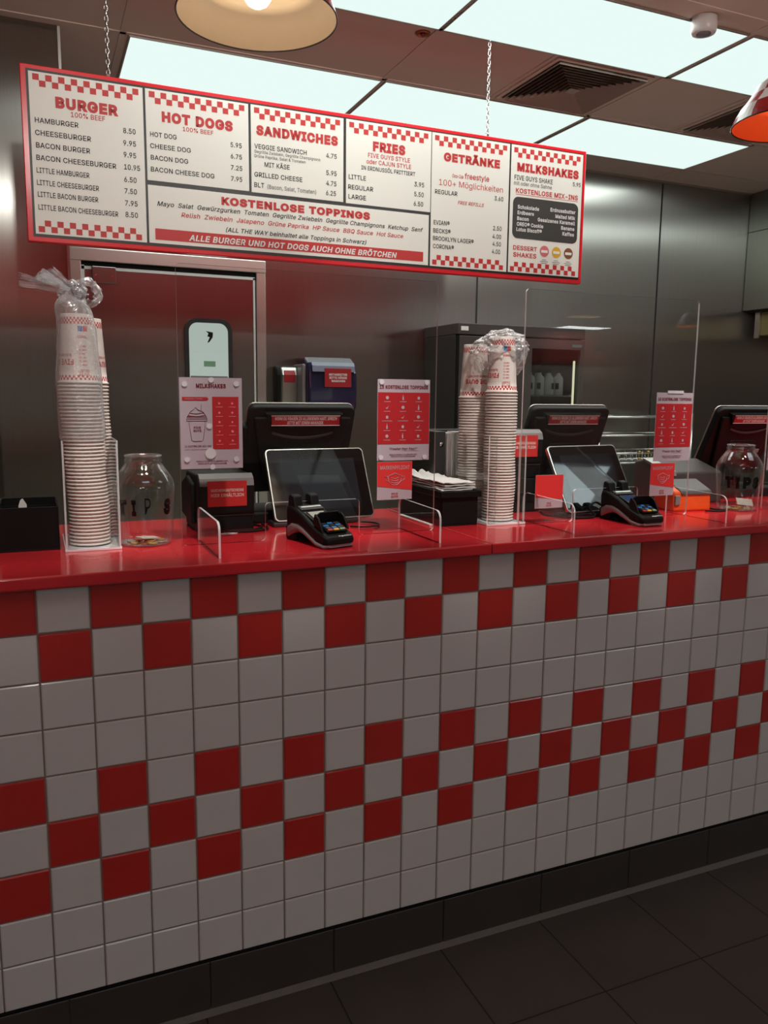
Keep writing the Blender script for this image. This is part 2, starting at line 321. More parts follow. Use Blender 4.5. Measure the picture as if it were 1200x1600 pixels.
# outlines of a plain sans-serif alphabet: character -> (advance, closed loops of x,y,x,y,... with 500 units to the em)
GLYPHS = {
    ' ': (94, []),
    '"': (160, [[39,159,35,254,68,254,64,159], [96,159,93,254,125,254,122,159]]),
    '%': (338, [[88,141,73,143,60,149,50,157,43,168,39,180,37,194,37,206,39,220,43,232,51,243,60,251,73,257,88,258,103,257,115,251,125,243,132,232,136,220,138,206,138,194,136,180,132,168,125,157,115,149,103,143], [88,164,99,166,106,173,110,183,112,194,112,206,106,227,99,234,88,236,77,234,69,227,65,217,64,206,64,194,65,183,69,173,76,166], [251,-5,236,-3,223,2,213,11,206,21,202,34,200,48,200,60,202,74,206,86,213,97,223,105,236,111,251,112,266,111,278,105,288,97,295,86,299,74,300,60,300,48,299,34,295,21,288,11,278,2,265,-3], [251,17,262,20,269,26,273,36,274,48,274,60,269,81,262,88,251,90,240,88,232,81,228,71,226,60,226,48,228,36,232,26,239,20], [66,0,241,254,270,254,95,0]]),
    '&': (224, [[98,-3,75,-1,55,6,39,17,27,31,20,48,17,67,19,82,24,95,42,117,70,139,108,168,118,176,127,187,131,202,129,214,123,223,113,228,101,230,84,227,73,216,68,199,73,182,84,164,102,142,219,0,182,0,86,116,61,146,44,172,39,185,38,199,40,215,45,229,55,241,67,249,82,255,100,257,118,255,133,249,145,241,154,230,160,217,162,202,158,181,146,162,128,146,77,109,55,87,50,77,48,66,50,54,55,44,62,35,72,29,83,25,96,23,111,25,126,30,151,48,160,61,168,76,173,93,174,112,204,112,202,90,198,72,185,46,173,31,166,23,153,12,136,3,117,-2]]),
    '(': (137, [[45,103,50,162,66,221,88,270,118,270,95,214,81,157,76,103,80,57,94,8,118,-48,88,-48,69,-11,56,27,47,66]]),
    ')': (137, [[19,-48,43,9,57,58,61,103,56,157,41,214,19,270,48,270,71,221,86,162,92,103,89,65,81,27,67,-11,48,-48]]),
    '+': (227, [[99,17,99,182,128,182,128,17], [31,86,31,113,195,113,195,86]]),
    ',': (94, [[19,-60,34,36,68,36,42,-60]]),
    '-': (227, [[168,122,168,94,57,94,57,122]]),
    '.': (94, [[48,-2,39,-1,31,4,26,12,25,20,26,29,31,37,39,42,48,43,56,42,64,37,69,29,71,20,69,12,64,4,56,-1]]),
    '0': (227, [[113,-3,87,0,65,12,47,31,34,57,27,89,24,127,27,165,35,197,48,223,65,242,87,254,113,258,139,254,161,242,179,223,192,197,200,165,203,127,200,89,192,57,179,31,162,12,140,0], [113,25,131,28,145,37,157,52,165,72,170,97,172,127,170,157,165,182,157,203,145,218,131,227,113,230,96,227,82,218,70,203,62,182,56,157,55,127,56,97,62,72,70,52,82,37,96,28]]),
    '1': (227, [[38,0,38,27,195,27,195,0], [138,254,138,0,106,0,106,224,105,224,43,179,43,213,99,254]]),
    '2': (227, [[32,0,32,24,117,114,141,141,155,163,160,186,159,198,154,209,146,218,137,224,112,230,98,228,86,224,77,216,69,207,65,195,64,181,33,181,35,202,43,221,55,237,72,248,91,255,112,258,134,255,153,248,169,237,181,223,188,205,191,186,185,159,168,129,133,90,76,30,76,28,195,28,195,0]]),
    '3': (227, [[109,-3,87,-1,66,5,49,15,35,29,26,46,22,66,55,66,57,54,63,44,72,35,83,30,109,25,138,30,149,37,157,46,163,58,165,72,163,86,158,98,150,109,137,117,121,122,101,124,78,124,78,150,144,224,144,226,35,226,35,254,186,254,186,230,106,139,106,144,132,144,154,138,172,127,185,111,194,93,196,72,194,51,185,33,172,18,154,6,133,-1]]),
    '4': (227, [[20,53,20,79,123,254,155,254,54,83,54,81,207,81,207,53], [141,0,141,61,141,73,141,159,171,159,171,0]]),
    '5': (227, [[111,-3,89,-1,70,6,54,16,41,30,33,47,30,65,61,65,64,54,69,44,87,30,111,25,125,27,138,32,149,41,157,52,162,66,164,81,162,97,157,111,148,122,137,131,124,137,109,138,84,134,64,123,34,126,48,254,183,254,183,226,75,226,67,151,68,151,89,162,115,167,131,165,147,160,161,153,172,143,182,130,189,116,194,99,195,82,193,58,184,38,171,21,154,8,134,-1]]),
    '6': (227, [[113,-3,91,-1,71,7,55,20,42,37,34,58,32,81,34,100,40,119,69,170,126,254,161,254,75,131,73,131,83,144,98,153,117,157,139,155,158,147,173,136,185,120,192,101,194,79,192,56,184,36,171,20,155,7,135,-1], [113,24,127,26,139,31,149,40,157,51,162,64,164,79,162,94,157,107,149,118,139,126,127,131,113,133,99,131,87,126,77,118,69,107,64,94,62,79,64,64,69,51,77,40,87,31,99,26]]),
    '7': (227, [[48,0,162,224,162,226,31,226,31,254,195,254,195,224,82,0]]),
    '8': (227, [[113,-3,89,-1,68,6,50,17,37,31,29,48,26,68,28,83,33,98,40,110,51,121,63,128,76,132,76,133,59,141,46,154,38,171,35,190,38,209,45,225,57,239,73,249,92,256,113,258,134,256,153,249,169,239,181,225,188,209,191,190,188,171,180,154,167,141,150,133,150,132,164,128,176,121,186,110,194,98,199,83,200,68,198,48,189,31,176,17,158,6,137,-1], [113,25,129,26,142,30,153,37,161,46,167,57,168,69,167,83,161,94,153,104,141,111,128,116,113,118,98,116,85,111,73,104,65,94,59,83,58,69,59,57,64,46,73,37,84,30,97,26], [113,145,137,150,146,157,154,165,158,176,160,188,158,200,154,210,147,218,138,225,113,230,89,225,79,218,72,210,68,200,66,188,68,176,72,165,79,157,89,150]]),
    '9': (227, [[113,258,135,255,155,247,171,234,184,217,192,197,194,173,192,155,186,135,158,84,100,0,65,0,151,124,154,124,144,111,128,101,109,97,87,100,69,107,53,119,41,134,34,154,32,176,34,198,42,218,55,235,71,247,91,255], [113,230,99,228,87,223,77,215,69,204,64,191,63,176,64,161,69,148,77,137,87,129,99,123,113,122,127,123,139,129,149,137,157,147,162,160,164,175,162,190,157,204,150,215,139,223,127,228]]),
    'A': (240, [[8,0,101,254,138,254,231,0,198,0,144,151,132,186,116,239,123,239,106,185,95,151,43,0], [55,71,55,99,185,99,185,71]]),
    'B': (228, [[30,0,30,254,121,254,145,252,164,245,180,235,190,221,197,205,199,187,198,172,193,160,178,143,157,133,157,131,170,129,182,123,192,114,201,102,207,86,209,68,207,50,200,33,189,20,172,9,151,2,123,0], [62,29,122,29,148,31,165,40,175,53,178,68,176,81,171,92,163,102,153,109,140,114,124,115,62,115], [62,143,119,143,144,148,154,155,162,163,166,174,168,186,165,202,156,214,141,223,120,226,62,226]]),
    'C': (255, [[134,-3,103,1,75,12,52,32,35,58,24,90,20,127,24,165,35,197,52,223,75,242,103,254,134,258,170,252,186,245,201,236,214,224,224,209,232,193,236,174,204,174,195,197,179,214,158,224,134,228,111,225,92,216,75,202,62,182,54,157,52,127,54,97,63,72,75,53,92,38,112,29,134,26,158,30,179,40,195,57,204,80,236,80,232,62,224,45,214,31,201,19,187,9,170,2,153,-2]]),
    'D': (251, [[109,0,48,0,48,29,107,29,136,31,159,40,177,55,189,75,197,99,200,128,197,156,190,180,177,200,160,214,138,223,110,226,47,226,47,254,113,254,147,251,176,239,200,221,217,196,227,164,231,128,227,91,217,59,199,34,175,15,145,4], [62,254,62,0,30,0,30,254]]),
    'E': (209, [[30,0,30,254,186,254,186,226,62,226,62,143,178,143,178,114,62,114,62,29,188,29,188,0]]),
    'F': (205, [[30,0,30,254,185,254,185,226,62,226,62,139,173,139,173,111,62,111,62,0]]),
    'G': (260, [[134,-3,102,1,75,13,52,32,35,58,24,90,20,127,24,165,35,197,52,223,74,242,102,254,132,258,152,256,170,252,187,245,202,235,214,222,225,208,232,192,237,174,204,174,194,197,178,213,158,224,133,228,111,225,92,216,75,202,62,182,54,157,52,127,54,97,63,72,75,53,92,38,112,29,134,26,155,29,172,36,187,47,198,62,205,80,207,101,217,100,141,100,141,128,239,128,239,100,236,71,225,45,209,25,188,9,163,0]]),
    'H': (258, [[30,0,30,254,62,254,62,144,196,144,196,254,228,254,228,0,196,0,196,116,62,116,62,0]]),
    'I': (150, [[16,0,16,29,59,29,59,226,16,226,16,254,135,254,135,226,91,226,91,29,135,29,135,0]]),
    'J': (198, [[93,-3,62,2,38,16,22,40,17,73,17,86,49,86,49,73,52,52,61,37,75,28,93,25,110,28,124,37,133,52,136,73,136,254,168,254,168,73,163,40,147,16,123,2]]),
    'K': (233, [[52,73,52,108,70,131,87,152,106,172,182,254,224,254,116,138,114,138], [30,0,30,254,62,254,62,167,62,112,62,97,62,0], [186,0,94,130,114,155,224,0]]),
    'L': (196, [[30,0,30,254,62,254,62,29,181,29,181,0]]),
    'M': (314, [[30,0,30,254,76,254,139,94,144,79,150,61,156,42,161,24,154,24,159,41,165,61,171,79,176,94,238,254,284,254,284,0,252,0,252,145,252,163,253,184,253,207,253,229,256,229,249,205,241,181,234,161,228,145,171,0,143,0,85,145,80,160,72,181,65,204,56,229,59,229,60,208,60,186,61,164,61,145,61,0]]),
    'N': (262, [[30,0,30,254,68,254,172,91,181,75,194,53,207,27,202,27,200,54,200,79,199,97,199,254,232,254,232,0,193,0,101,145,89,165,74,191,54,226,60,227,61,192,62,164,62,145,62,0]]),
    'O': (267, [[133,-3,103,1,75,12,52,32,35,58,24,90,20,127,24,165,35,197,52,223,75,242,103,254,133,258,164,254,192,242,215,223,232,197,243,165,247,127,243,90,232,58,215,32,192,12,164,1], [133,26,155,29,175,38,191,52,204,72,212,97,215,127,212,157,204,182,191,202,175,216,155,225,133,228,112,225,92,216,75,202,63,182,54,157,52,127,54,97,63,72,75,52,92,38,112,29]]),
    'P': (222, [[30,0,30,254,118,254,144,252,166,244,183,231,195,215,202,195,204,174,202,152,195,133,183,116,166,104,144,96,118,93,55,93,55,121,116,121,134,123,149,128,159,136,167,147,171,160,172,174,171,188,167,201,159,211,148,219,134,224,116,226,62,226,62,0]]),
    'Q': (267, [[123,80,156,80,185,42,192,32,234,-24,200,-24,173,13,166,23], [133,-3,103,1,75,12,52,32,35,58,24,90,20,127,24,165,35,197,52,223,75,242,103,254,133,258,164,254,192,242,215,223,232,197,243,165,247,127,243,90,232,58,215,32,192,12,164,1], [133,26,155,29,175,38,191,52,204,72,212,97,215,127,212,157,204,182,191,202,175,216,155,225,133,228,112,225,92,216,75,202,63,182,54,157,52,127,54,97,63,72,75,52,92,38,112,29]]),
    'R': (224, [[30,0,30,254,118,254,145,252,167,244,183,232,195,217,202,198,205,176,202,154,195,136,183,120,166,109,145,101,118,99,48,99,48,128,117,128,135,129,149,133,160,141,167,150,171,162,173,176,171,190,167,202,159,212,149,220,134,224,116,226,62,226,62,0], [177,0,115,115,151,115,214,0]]),
    'S': (223, [[112,-4,86,-2,64,5,46,15,32,30,23,48,19,68,52,68,55,55,62,44,71,35,83,29,112,25,128,26,143,30,155,37,165,46,171,57,173,70,171,81,166,89,148,102,122,111,92,120,64,130,43,145,30,163,26,186,29,206,37,224,51,238,69,249,90,256,114,258,137,256,158,249,175,238,189,224,197,208,200,189,169,189,163,206,151,219,134,227,112,229,97,228,84,224,73,218,64,209,59,199,58,188,60,176,65,167,85,154,106,147,132,140,156,132,179,119,197,99,202,85,204,69,201,50,193,32,180,17,162,5,139,-2]]),
    'T': (224, [[16,226,16,254,208,254,208,226,128,226,128,0,96,0,96,226]]),
    'U': (259, [[129,-4,101,-1,77,8,57,22,42,40,33,62,30,87,30,254,62,254,62,89,64,72,70,57,80,44,94,34,110,28,129,26,149,28,165,34,179,44,188,57,194,72,196,89,196,254,229,254,229,87,226,62,216,40,201,22,182,8,157,-1]]),
    'V': (240, [[102,0,8,254,42,254,96,103,108,69,124,15,117,15,133,69,145,103,197,254,231,254,139,0]]),
    'W': (343, [[78,0,8,254,41,254,82,98,88,73,93,47,98,20,95,20,100,47,106,73,112,98,153,254,190,254,231,98,237,73,243,47,249,20,244,20,249,47,255,73,261,98,302,254,335,254,265,0,228,0,184,161,176,196,168,237,175,237,167,197,159,161,115,0]]),
    'X': (237, [[9,0,109,142,109,118,15,254,52,254,89,200,102,181,112,164,122,146,116,146,126,164,136,181,149,200,187,254,223,254,129,119,129,143,228,0,191,0,146,65,134,83,125,98,115,116,122,116,113,98,103,83,91,65,46,0]]),
    'Y': (236, [[102,0,102,104,8,254,46,254,96,172,111,146,125,115,112,115,126,146,140,172,191,254,228,254,134,104,134,0]]),
    'Z': (219, [[21,0,21,23,137,193,153,215,170,238,174,227,143,226,111,226,20,226,20,254,198,254,198,231,84,64,67,40,49,17,45,27,76,28,107,29,200,29,200,0]]),
    'a': (195, [[80,-4,63,-3,47,2,34,11,24,22,17,37,15,54,17,69,22,80,29,90,39,97,63,105,89,110,117,113,133,117,136,121,138,127,138,128,133,148,120,161,98,165,75,161,59,150,50,137,20,146,29,161,39,173,52,182,66,188,97,192,119,190,143,180,153,172,161,160,167,145,168,126,168,0,138,0,138,26,136,26,126,12,108,1], [85,23,101,24,114,29,124,37,132,47,136,57,138,69,138,95,130,91,116,88,100,86,88,84,67,79,52,70,47,62,46,52,51,36,65,26]]),
    'b': (212, [[115,-4,99,-3,86,2,69,16,59,29,56,29,56,0,26,0,26,254,57,254,57,160,59,160,69,173,86,186,98,191,115,192,137,189,156,180,173,166,185,146,193,122,195,94,193,66,185,42,173,23,157,8,137,-1], [110,23,126,26,140,33,150,44,158,58,163,75,164,95,163,114,158,131,150,145,140,156,126,163,110,165,94,163,81,156,70,145,62,131,58,114,56,95,58,75,63,58,70,43,81,32,94,26]]),
    'c': (198, [[104,-4,79,-1,58,8,41,23,28,43,20,66,17,94,20,122,28,146,41,165,58,180,79,189,104,192,130,189,153,178,170,161,181,138,151,131,145,145,135,155,121,162,104,165,86,162,73,155,62,144,54,129,50,112,48,94,50,75,54,59,62,44,73,33,86,26,104,23,121,26,135,33,146,44,152,59,181,51,171,28,153,11,130,0]]),
    'd': (212, [[98,-4,75,-1,56,8,40,23,27,42,20,66,17,94,20,122,27,146,40,166,56,180,75,189,98,192,114,191,126,186,144,173,153,160,155,160,155,254,186,254,186,0,156,0,156,29,153,29,143,16,126,2,114,-3], [102,23,118,26,132,32,142,43,150,58,154,75,156,95,154,114,150,131,142,145,132,156,118,163,102,165,86,163,72,156,62,145,54,131,50,114,48,95,50,75,54,58,62,44,73,33,86,26]]),
    'e': (202, [[106,-4,80,-1,58,8,41,23,28,42,20,66,17,93,20,121,28,145,40,165,58,180,78,189,103,192,133,187,147,180,160,170,170,157,179,141,184,121,186,97,186,85,37,85,37,110,169,110,155,101,153,119,149,134,141,147,131,157,118,163,103,165,87,163,73,157,62,147,54,135,50,121,48,105,48,89,50,69,55,53,64,40,76,31,90,25,106,23,127,26,143,36,153,53,182,45,177,32,168,20,156,10,141,2,125,-3]]),
    'f': (127, [[114,190,114,164,3,164,3,190], [40,0,40,216,42,231,48,243,57,252,68,259,94,265,111,263,121,260,114,234,107,236,97,237,85,235,77,230,72,221,71,209,71,0]]),
    'g': (213, [[103,-75,84,-74,67,-70,41,-55,25,-35,51,-20,61,-33,77,-44,103,-49,124,-46,141,-38,152,-23,156,-3,156,34,153,34,143,21,126,8,114,4,97,2,76,5,56,13,40,27,28,45,20,68,17,96,20,123,27,147,40,166,56,180,76,189,98,192,114,191,127,186,144,173,154,159,157,159,157,190,186,190,186,-4,183,-27,175,-45,162,-59,145,-68,125,-73], [102,30,118,32,132,38,142,47,150,61,155,77,156,96,155,115,150,132,142,146,132,156,119,163,102,165,86,163,73,156,62,145,54,131,50,115,48,96,50,78,54,61,62,48,73,38,86,32]]),
    'h': (205, [[57,113,57,0,26,0,26,254,57,254,57,144,51,144,62,166,76,181,94,189,114,192,132,190,148,184,161,174,170,160,177,142,179,120,179,0,148,0,148,118,145,137,136,152,123,161,105,165,92,163,80,159,71,151,63,141,58,129]]),
    'i': (83, [[26,0,26,190,57,190,57,0], [42,221,34,223,27,227,22,234,21,242,22,249,27,256,34,260,42,262,50,260,57,256,62,249,63,242,62,234,57,227,50,223]]),
    'j': (83, [[26,190,57,190,57,-15,55,-31,51,-45,43,-56,32,-65,19,-70,2,-71,-5,-71,-5,-43,1,-43,12,-42,20,-36,25,-27,26,-15], [42,221,34,223,27,227,22,234,20,242,22,249,27,256,34,260,42,262,50,260,57,256,61,249,63,242,61,234,57,227,50,223]]),
    'k': (190, [[55,68,55,106,60,106,142,190,180,190,92,100,89,100], [26,0,26,254,57,254,57,0], [147,0,74,93,96,114,186,0]]),
    'l': (95, [[70,-1,50,2,37,10,29,24,26,42,26,254,57,254,57,49,60,31,65,27,73,26,80,26,85,27,90,1,81,0]]),
    'm': (305, [[26,0,26,190,56,190,56,148,54,148,59,162,66,173,86,188,110,193,129,190,144,180,154,166,160,147,156,147,161,160,169,172,190,187,218,193,234,191,249,186,261,177,270,164,276,148,278,128,278,0,248,0,248,127,245,145,236,156,224,163,209,165,197,164,187,160,173,145,168,124,168,0,137,0,137,130,134,144,126,156,115,163,100,165,79,160,70,154,63,145,58,133,57,119,57,0]]),
    'n': (205, [[57,113,57,0,26,0,26,190,56,190,56,144,51,144,62,166,76,181,94,189,114,192,132,190,147,184,160,174,170,160,176,142,179,120,179,0,148,0,148,118,145,137,136,152,123,161,105,165,92,163,80,159,71,151,63,141,58,129]]),
    'o': (208, [[104,-4,79,-1,58,8,41,23,28,43,20,66,17,94,20,122,28,146,41,165,58,180,79,189,104,192,128,189,149,180,167,165,180,146,188,122,191,94,188,66,180,43,167,23,149,8,128,-1], [104,23,121,26,135,33,146,44,154,59,158,75,160,94,158,112,154,129,146,144,135,155,121,162,104,165,86,162,73,155,62,144,54,129,50,112,48,94,50,75,54,59,62,44,73,33,86,26]]),
    'p': (212, [[26,-71,26,190,56,190,56,160,59,160,69,173,86,186,98,191,115,192,137,189,156,180,173,166,185,146,193,122,195,94,193,66,185,42,173,23,157,8,137,-1,115,-4,99,-3,86,2,69,16,59,29,57,29,57,-71], [110,23,126,26,140,33,150,44,158,58,163,75,164,95,163,114,158,131,150,145,140,156,126,163,110,165,94,163,81,156,70,145,62,131,58,114,56,95,58,75,63,58,70,43,81,32,94,26]]),
    'q': (212, [[186,-71,155,-71,155,29,153,29,143,16,126,2,114,-3,98,-4,75,-1,56,8,40,23,27,42,20,66,17,94,20,122,27,146,40,166,56,180,75,189,98,192,114,191,126,186,144,173,153,160,156,160,156,190,186,190], [102,23,118,26,132,32,142,43,150,58,154,75,156,95,154,114,150,131,142,145,132,156,118,163,102,165,86,163,72,156,62,145,54,131,50,114,48,95,50,75,54,58,62,44,73,33,86,26]]),
    'r': (130, [[26,0,26,190,56,190,56,160,58,160,65,173,76,184,90,190,107,192,115,192,122,192,122,161,115,162,103,163,91,161,80,157,70,151,63,142,58,131,57,118,57,0]]),
    's': (182, [[91,-4,72,-3,56,2,42,9,31,19,23,32,18,47,47,53,53,40,62,30,75,25,91,23,108,25,122,31,131,40,134,51,132,60,127,68,118,74,106,78,75,85,52,93,36,104,27,119,23,137,26,152,33,166,43,177,58,185,74,190,94,192,112,191,127,186,140,179,149,170,162,145,134,139,129,149,121,158,110,164,94,166,78,164,65,158,57,150,54,139,56,129,62,122,86,111,115,105,137,97,153,86,162,71,166,53,163,37,156,24,145,12,130,3,112,-2]]),
    't': (114, [[102,190,102,164,3,164,3,190], [32,236,63,236,63,49,64,38,68,31,75,26,85,25,93,26,101,27,107,1,96,-1,84,-2,62,1,46,11,36,26,32,46]]),
    'u': (205, [[91,-3,73,-1,57,5,44,15,35,29,28,47,26,69,26,190,57,190,57,72,60,52,68,37,82,28,100,25,113,27,125,31,134,38,142,48,146,61,148,76,148,190,179,190,179,0,149,0,149,46,154,46,143,23,129,8,111,0]]),
    'v': (195, [[81,0,9,190,42,190,83,78,93,43,103,10,92,10,101,43,112,78,152,190,186,190,113,0]]),
    'w': (284, [[69,0,11,190,44,190,67,107,77,68,88,21,82,21,93,67,103,107,126,190,158,190,181,107,191,68,201,21,196,21,206,68,217,107,240,190,272,190,215,0,184,0,159,86,152,112,145,140,138,169,145,169,138,140,131,112,124,86,99,0]]),
    'x': (189, [[10,0,86,109,86,86,14,190,50,190,74,153,90,127,104,103,88,103,101,127,117,153,141,190,176,190,104,84,104,107,179,0,143,0,115,43,100,68,86,91,102,91,89,68,74,43,46,0]]),
    'y': (195, [[24,-69,31,-43,36,-44,52,-44,65,-37,75,-18,81,-1,9,190,42,190,83,78,93,43,103,10,92,10,101,43,112,78,153,190,186,190,102,-29,88,-54,70,-68,46,-73,32,-72]]),
    'z': (190, [[21,0,21,23,127,160,127,161,24,161,24,190,166,190,166,165,63,30,63,28,169,28,169,0]]),
    '®': (231, [[116,59,96,61,77,67,60,76,46,88,33,103,24,120,18,139,16,158,18,178,24,197,33,214,46,229,60,241,77,250,96,256,116,258,136,256,154,250,171,241,186,229,198,214,207,197,213,178,215,158,213,139,207,120,198,103,186,88,171,76,154,67,136,61], [116,83,136,86,154,93,169,105,181,121,188,139,191,158,188,178,181,196,169,212,154,224,136,231,116,234,96,231,78,224,63,212,51,196,43,178,40,158,43,139,51,121,63,105,78,93,96,86], [137,113,114,156,137,156,159,113], [81,113,81,204,126,204,139,201,151,191,156,175,151,158,139,147,125,144,93,144,93,159,119,159,129,163,133,175,132,182,129,186,120,189,101,189,101,113]]),
    'Ä': (240, [[8,0,101,254,138,254,231,0,198,0,144,151,132,186,116,239,123,239,106,185,95,151,43,0], [55,71,55,99,185,99,185,71], [156,286,148,288,142,292,137,299,136,306,137,314,142,321,148,325,156,326,164,325,170,321,175,314,176,306,175,299,170,292,164,288], [84,286,76,288,70,292,65,299,64,306,65,314,70,321,76,325,84,326,92,325,98,321,103,314,104,306,103,299,98,292,92,288]]),
    'Ö': (267, [[133,-3,103,1,75,12,52,32,35,58,24,90,20,127,24,165,35,197,52,223,75,242,103,254,133,258,164,254,192,242,215,223,232,197,243,165,247,127,243,90,232,58,215,32,192,12,164,1], [133,26,155,29,175,38,191,52,204,72,212,97,215,127,212,157,204,182,191,202,175,216,155,225,133,228,112,225,92,216,75,202,63,182,54,157,52,127,54,97,63,72,75,52,92,38,112,29], [170,286,162,288,155,292,151,299,149,306,151,314,155,321,162,325,170,326,177,325,184,321,188,314,190,306,188,299,184,292,177,288], [98,286,90,288,83,292,79,299,77,306,79,314,83,321,90,325,98,326,105,325,112,321,116,314,118,306,116,299,112,292,105,288]]),
    'Ü': (259, [[129,-4,101,-1,77,8,57,22,42,40,33,62,30,87,30,254,62,254,62,89,64,72,70,57,80,44,94,34,110,28,129,26,149,28,165,34,179,44,188,57,194,72,196,89,196,254,229,254,229,87,226,62,216,40,201,22,182,8,157,-1], [165,286,158,288,151,292,147,299,145,306,147,314,151,321,158,325,165,326,173,325,180,321,184,314,186,306,184,299,180,292,173,288], [94,286,86,288,79,292,75,299,73,306,75,314,79,321,86,325,94,326,101,325,108,321,112,314,114,306,112,299,108,292,101,288]]),
    'ä': (195, [[80,-4,63,-3,47,2,34,11,24,22,17,37,15,54,17,69,22,80,29,90,39,97,63,105,89,110,117,113,133,117,136,121,138,127,138,128,133,148,120,161,98,165,75,161,59,150,50,137,20,146,29,161,39,173,52,182,66,188,97,192,119,190,143,180,153,172,161,160,167,145,168,126,168,0,138,0,138,26,136,26,126,12,108,1], [85,23,101,24,114,29,124,37,132,47,136,57,138,69,138,95,130,91,116,88,100,86,88,84,67,79,52,70,47,62,46,52,51,36,65,26], [131,221,123,223,116,227,112,234,110,242,112,249,116,256,123,260,131,262,138,260,145,256,149,249,151,242,149,234,145,227,138,223], [59,221,51,223,44,227,40,234,38,242,40,249,44,256,51,260,59,262,66,260,73,256,77,249,79,242,77,234,73,227,66,223]]),
    'ö': (208, [[104,-4,79,-1,58,8,41,23,28,43,20,66,17,94,20,122,28,146,41,165,58,180,79,189,104,192,128,189,149,180,167,165,180,146,188,122,191,94,188,66,180,43,167,23,149,8,128,-1], [104,23,121,26,135,33,146,44,154,59,158,75,160,94,158,112,154,129,146,144,135,155,121,162,104,165,86,162,73,155,62,144,54,129,50,112,48,94,50,75,54,59,62,44,73,33,86,26], [140,221,132,223,125,227,121,234,119,242,121,249,125,256,132,260,140,262,147,260,154,256,158,249,160,242,158,234,154,227,147,223], [68,221,60,223,53,227,49,234,47,242,49,249,53,256,60,260,68,262,76,260,82,256,86,249,88,242,86,234,82,227,76,223]]),
    'ü': (205, [[91,-3,73,-1,57,5,44,15,35,29,28,47,26,69,26,190,57,190,57,72,60,52,68,37,82,28,100,25,113,27,125,31,134,38,142,48,146,61,148,76,148,190,179,190,179,0,149,0,149,46,154,46,143,23,129,8,111,0], [138,221,131,223,124,227,120,234,118,242,120,249,124,256,131,260,138,262,146,260,153,256,157,249,159,242,157,234,153,227,146,223], [67,221,59,223,52,227,48,234,46,242,48,249,52,256,59,260,67,262,74,260,81,256,85,249,87,242,85,234,81,227,74,223]]),
}
_tc = {}
def _area(p): return sum(p[i - 1][0] * p[i][1] - p[i][0] * p[i - 1][1] for i in range(len(p))) / 2
def text_mesh(txt, bold=0.0, shear=0.0):
    """flat lettering: (points x, y, layer), faces, x extent, capital height; overlapping strokes sit on thin layers"""
    key = (txt, bold, shear)
    if key in _tc: return _tc[key]
    layers = {}; band = []; x = 0.0
    for ch in txt:
        adv, loops = GLYPHS[ch]
        P = [[((x + l[i]) / 500 + shear * l[i + 1] / 500, l[i + 1] / 500) for i in range(0, len(l), 2)] for l in loops]
        if P:
            sg = 1 if _area(max(P, key=lambda q: abs(_area(q)))) > 0 else -1
            outer = [q for q in P if _area(q) * sg > 0]; holes = [q for q in P if _area(q) * sg < 0]
            for k, q in enumerate(outer):
                bb = (min(p[0] for p in q), max(p[0] for p in q), min(p[1] for p in q), max(p[1] for p in q))
                L = layers.setdefault(k, []); L.append(q)
                for h in holes:
                    if all(bb[0] < p[0] < bb[1] and bb[2] < p[1] < bb[3] for p in h[:2]): L.append(h)
            band += [(q, sg) for q in P]
        x += adv + max(bold, 0) * 700
    vs = []; fs = []
    for k, L in layers.items():
        c = bpy.data.curves.new('lettering', 'CURVE'); c.dimensions = '2D'; c.fill_mode = 'FRONT'
        for pts in L:
            sp = c.splines.new('POLY'); sp.points.add(len(pts) - 1); sp.use_cyclic_u = True
            for p, q in zip(sp.points, pts): p.co = (q[0], q[1], 0, 1)
        o = bpy.data.objects.new('lettering', c)
        me = bpy.data.meshes.new_from_object(o); n0 = len(vs)
        vs += [(v.co.x, v.co.y, k) for v in me.vertices]; fs += [tuple(i + n0 for i in p.vertices) for p in me.polygons]
        bpy.data.objects.remove(o); bpy.data.curves.remove(c); bpy.data.meshes.remove(me)
    if bold > 0:        # heavier strokes: a mitred band on the outside of every outline
        for pts, sg in band:
            n = len(pts); k = len(vs)
            for i in range(n):
                p, q, r = Vector(pts[i - 1]), Vector(pts[i]), Vector(pts[(i + 1) % n])
                d1, d2 = (q - p).normalized(), (r - q).normalized()
                mn = Vector((d1.y + d2.y, -d1.x - d2.x)) * sg
                mn = mn / max(mn.length_squared / 2, .5) if mn.length > 1e-4 else Vector((d1.y, -d1.x)) * sg
                vs += [(q.x - mn.x * .002, q.y - mn.y * .002, 4), (q.x + mn.x * bold, q.y + mn.y * bold, 4)]
            for i in range(n):
                j = (i + 1) % n; fs.append((k + 2 * i, k + 2 * j, k + 2 * j + 1, k + 2 * i + 1))
    xs = [p[0] for p in vs]
    _tc[key] = (vs, fs, min(xs), max(xs), 254 / 500 + 2 * max(bold, 0))
    return _tc[key]
def tag(o, label, cat, group=None):
    o['label'] = label; o['category'] = cat
    if group: o['group'] = group
    return o
def thing(name, label, cat, loc=(0, 0, 0), rotz=0.0, group=None):
    o = bpy.data.objects.new(name, None); COL.objects.link(o)
    o.empty_display_size = .02
    o.location = loc; o.rotation_euler = (0, 0, rotz)
    return tag(o, label, cat, group)
def structure(o, label=None):
    o['kind'] = 'structure'
    if label: o['label'] = label
    return o
def dup(root, loc, rotz, label, group=None):
    r = root.copy(); COL.objects.link(r); r.location = loc; r.rotation_euler = (0, 0, rotz); r['label'] = label
    if group: r['group'] = group
    for ch in list(root.children):
        c = ch.copy(); COL.objects.link(c); c.parent = r
        for g in list(ch.children):
            d = g.copy(); COL.objects.link(d); d.parent = c
    return r
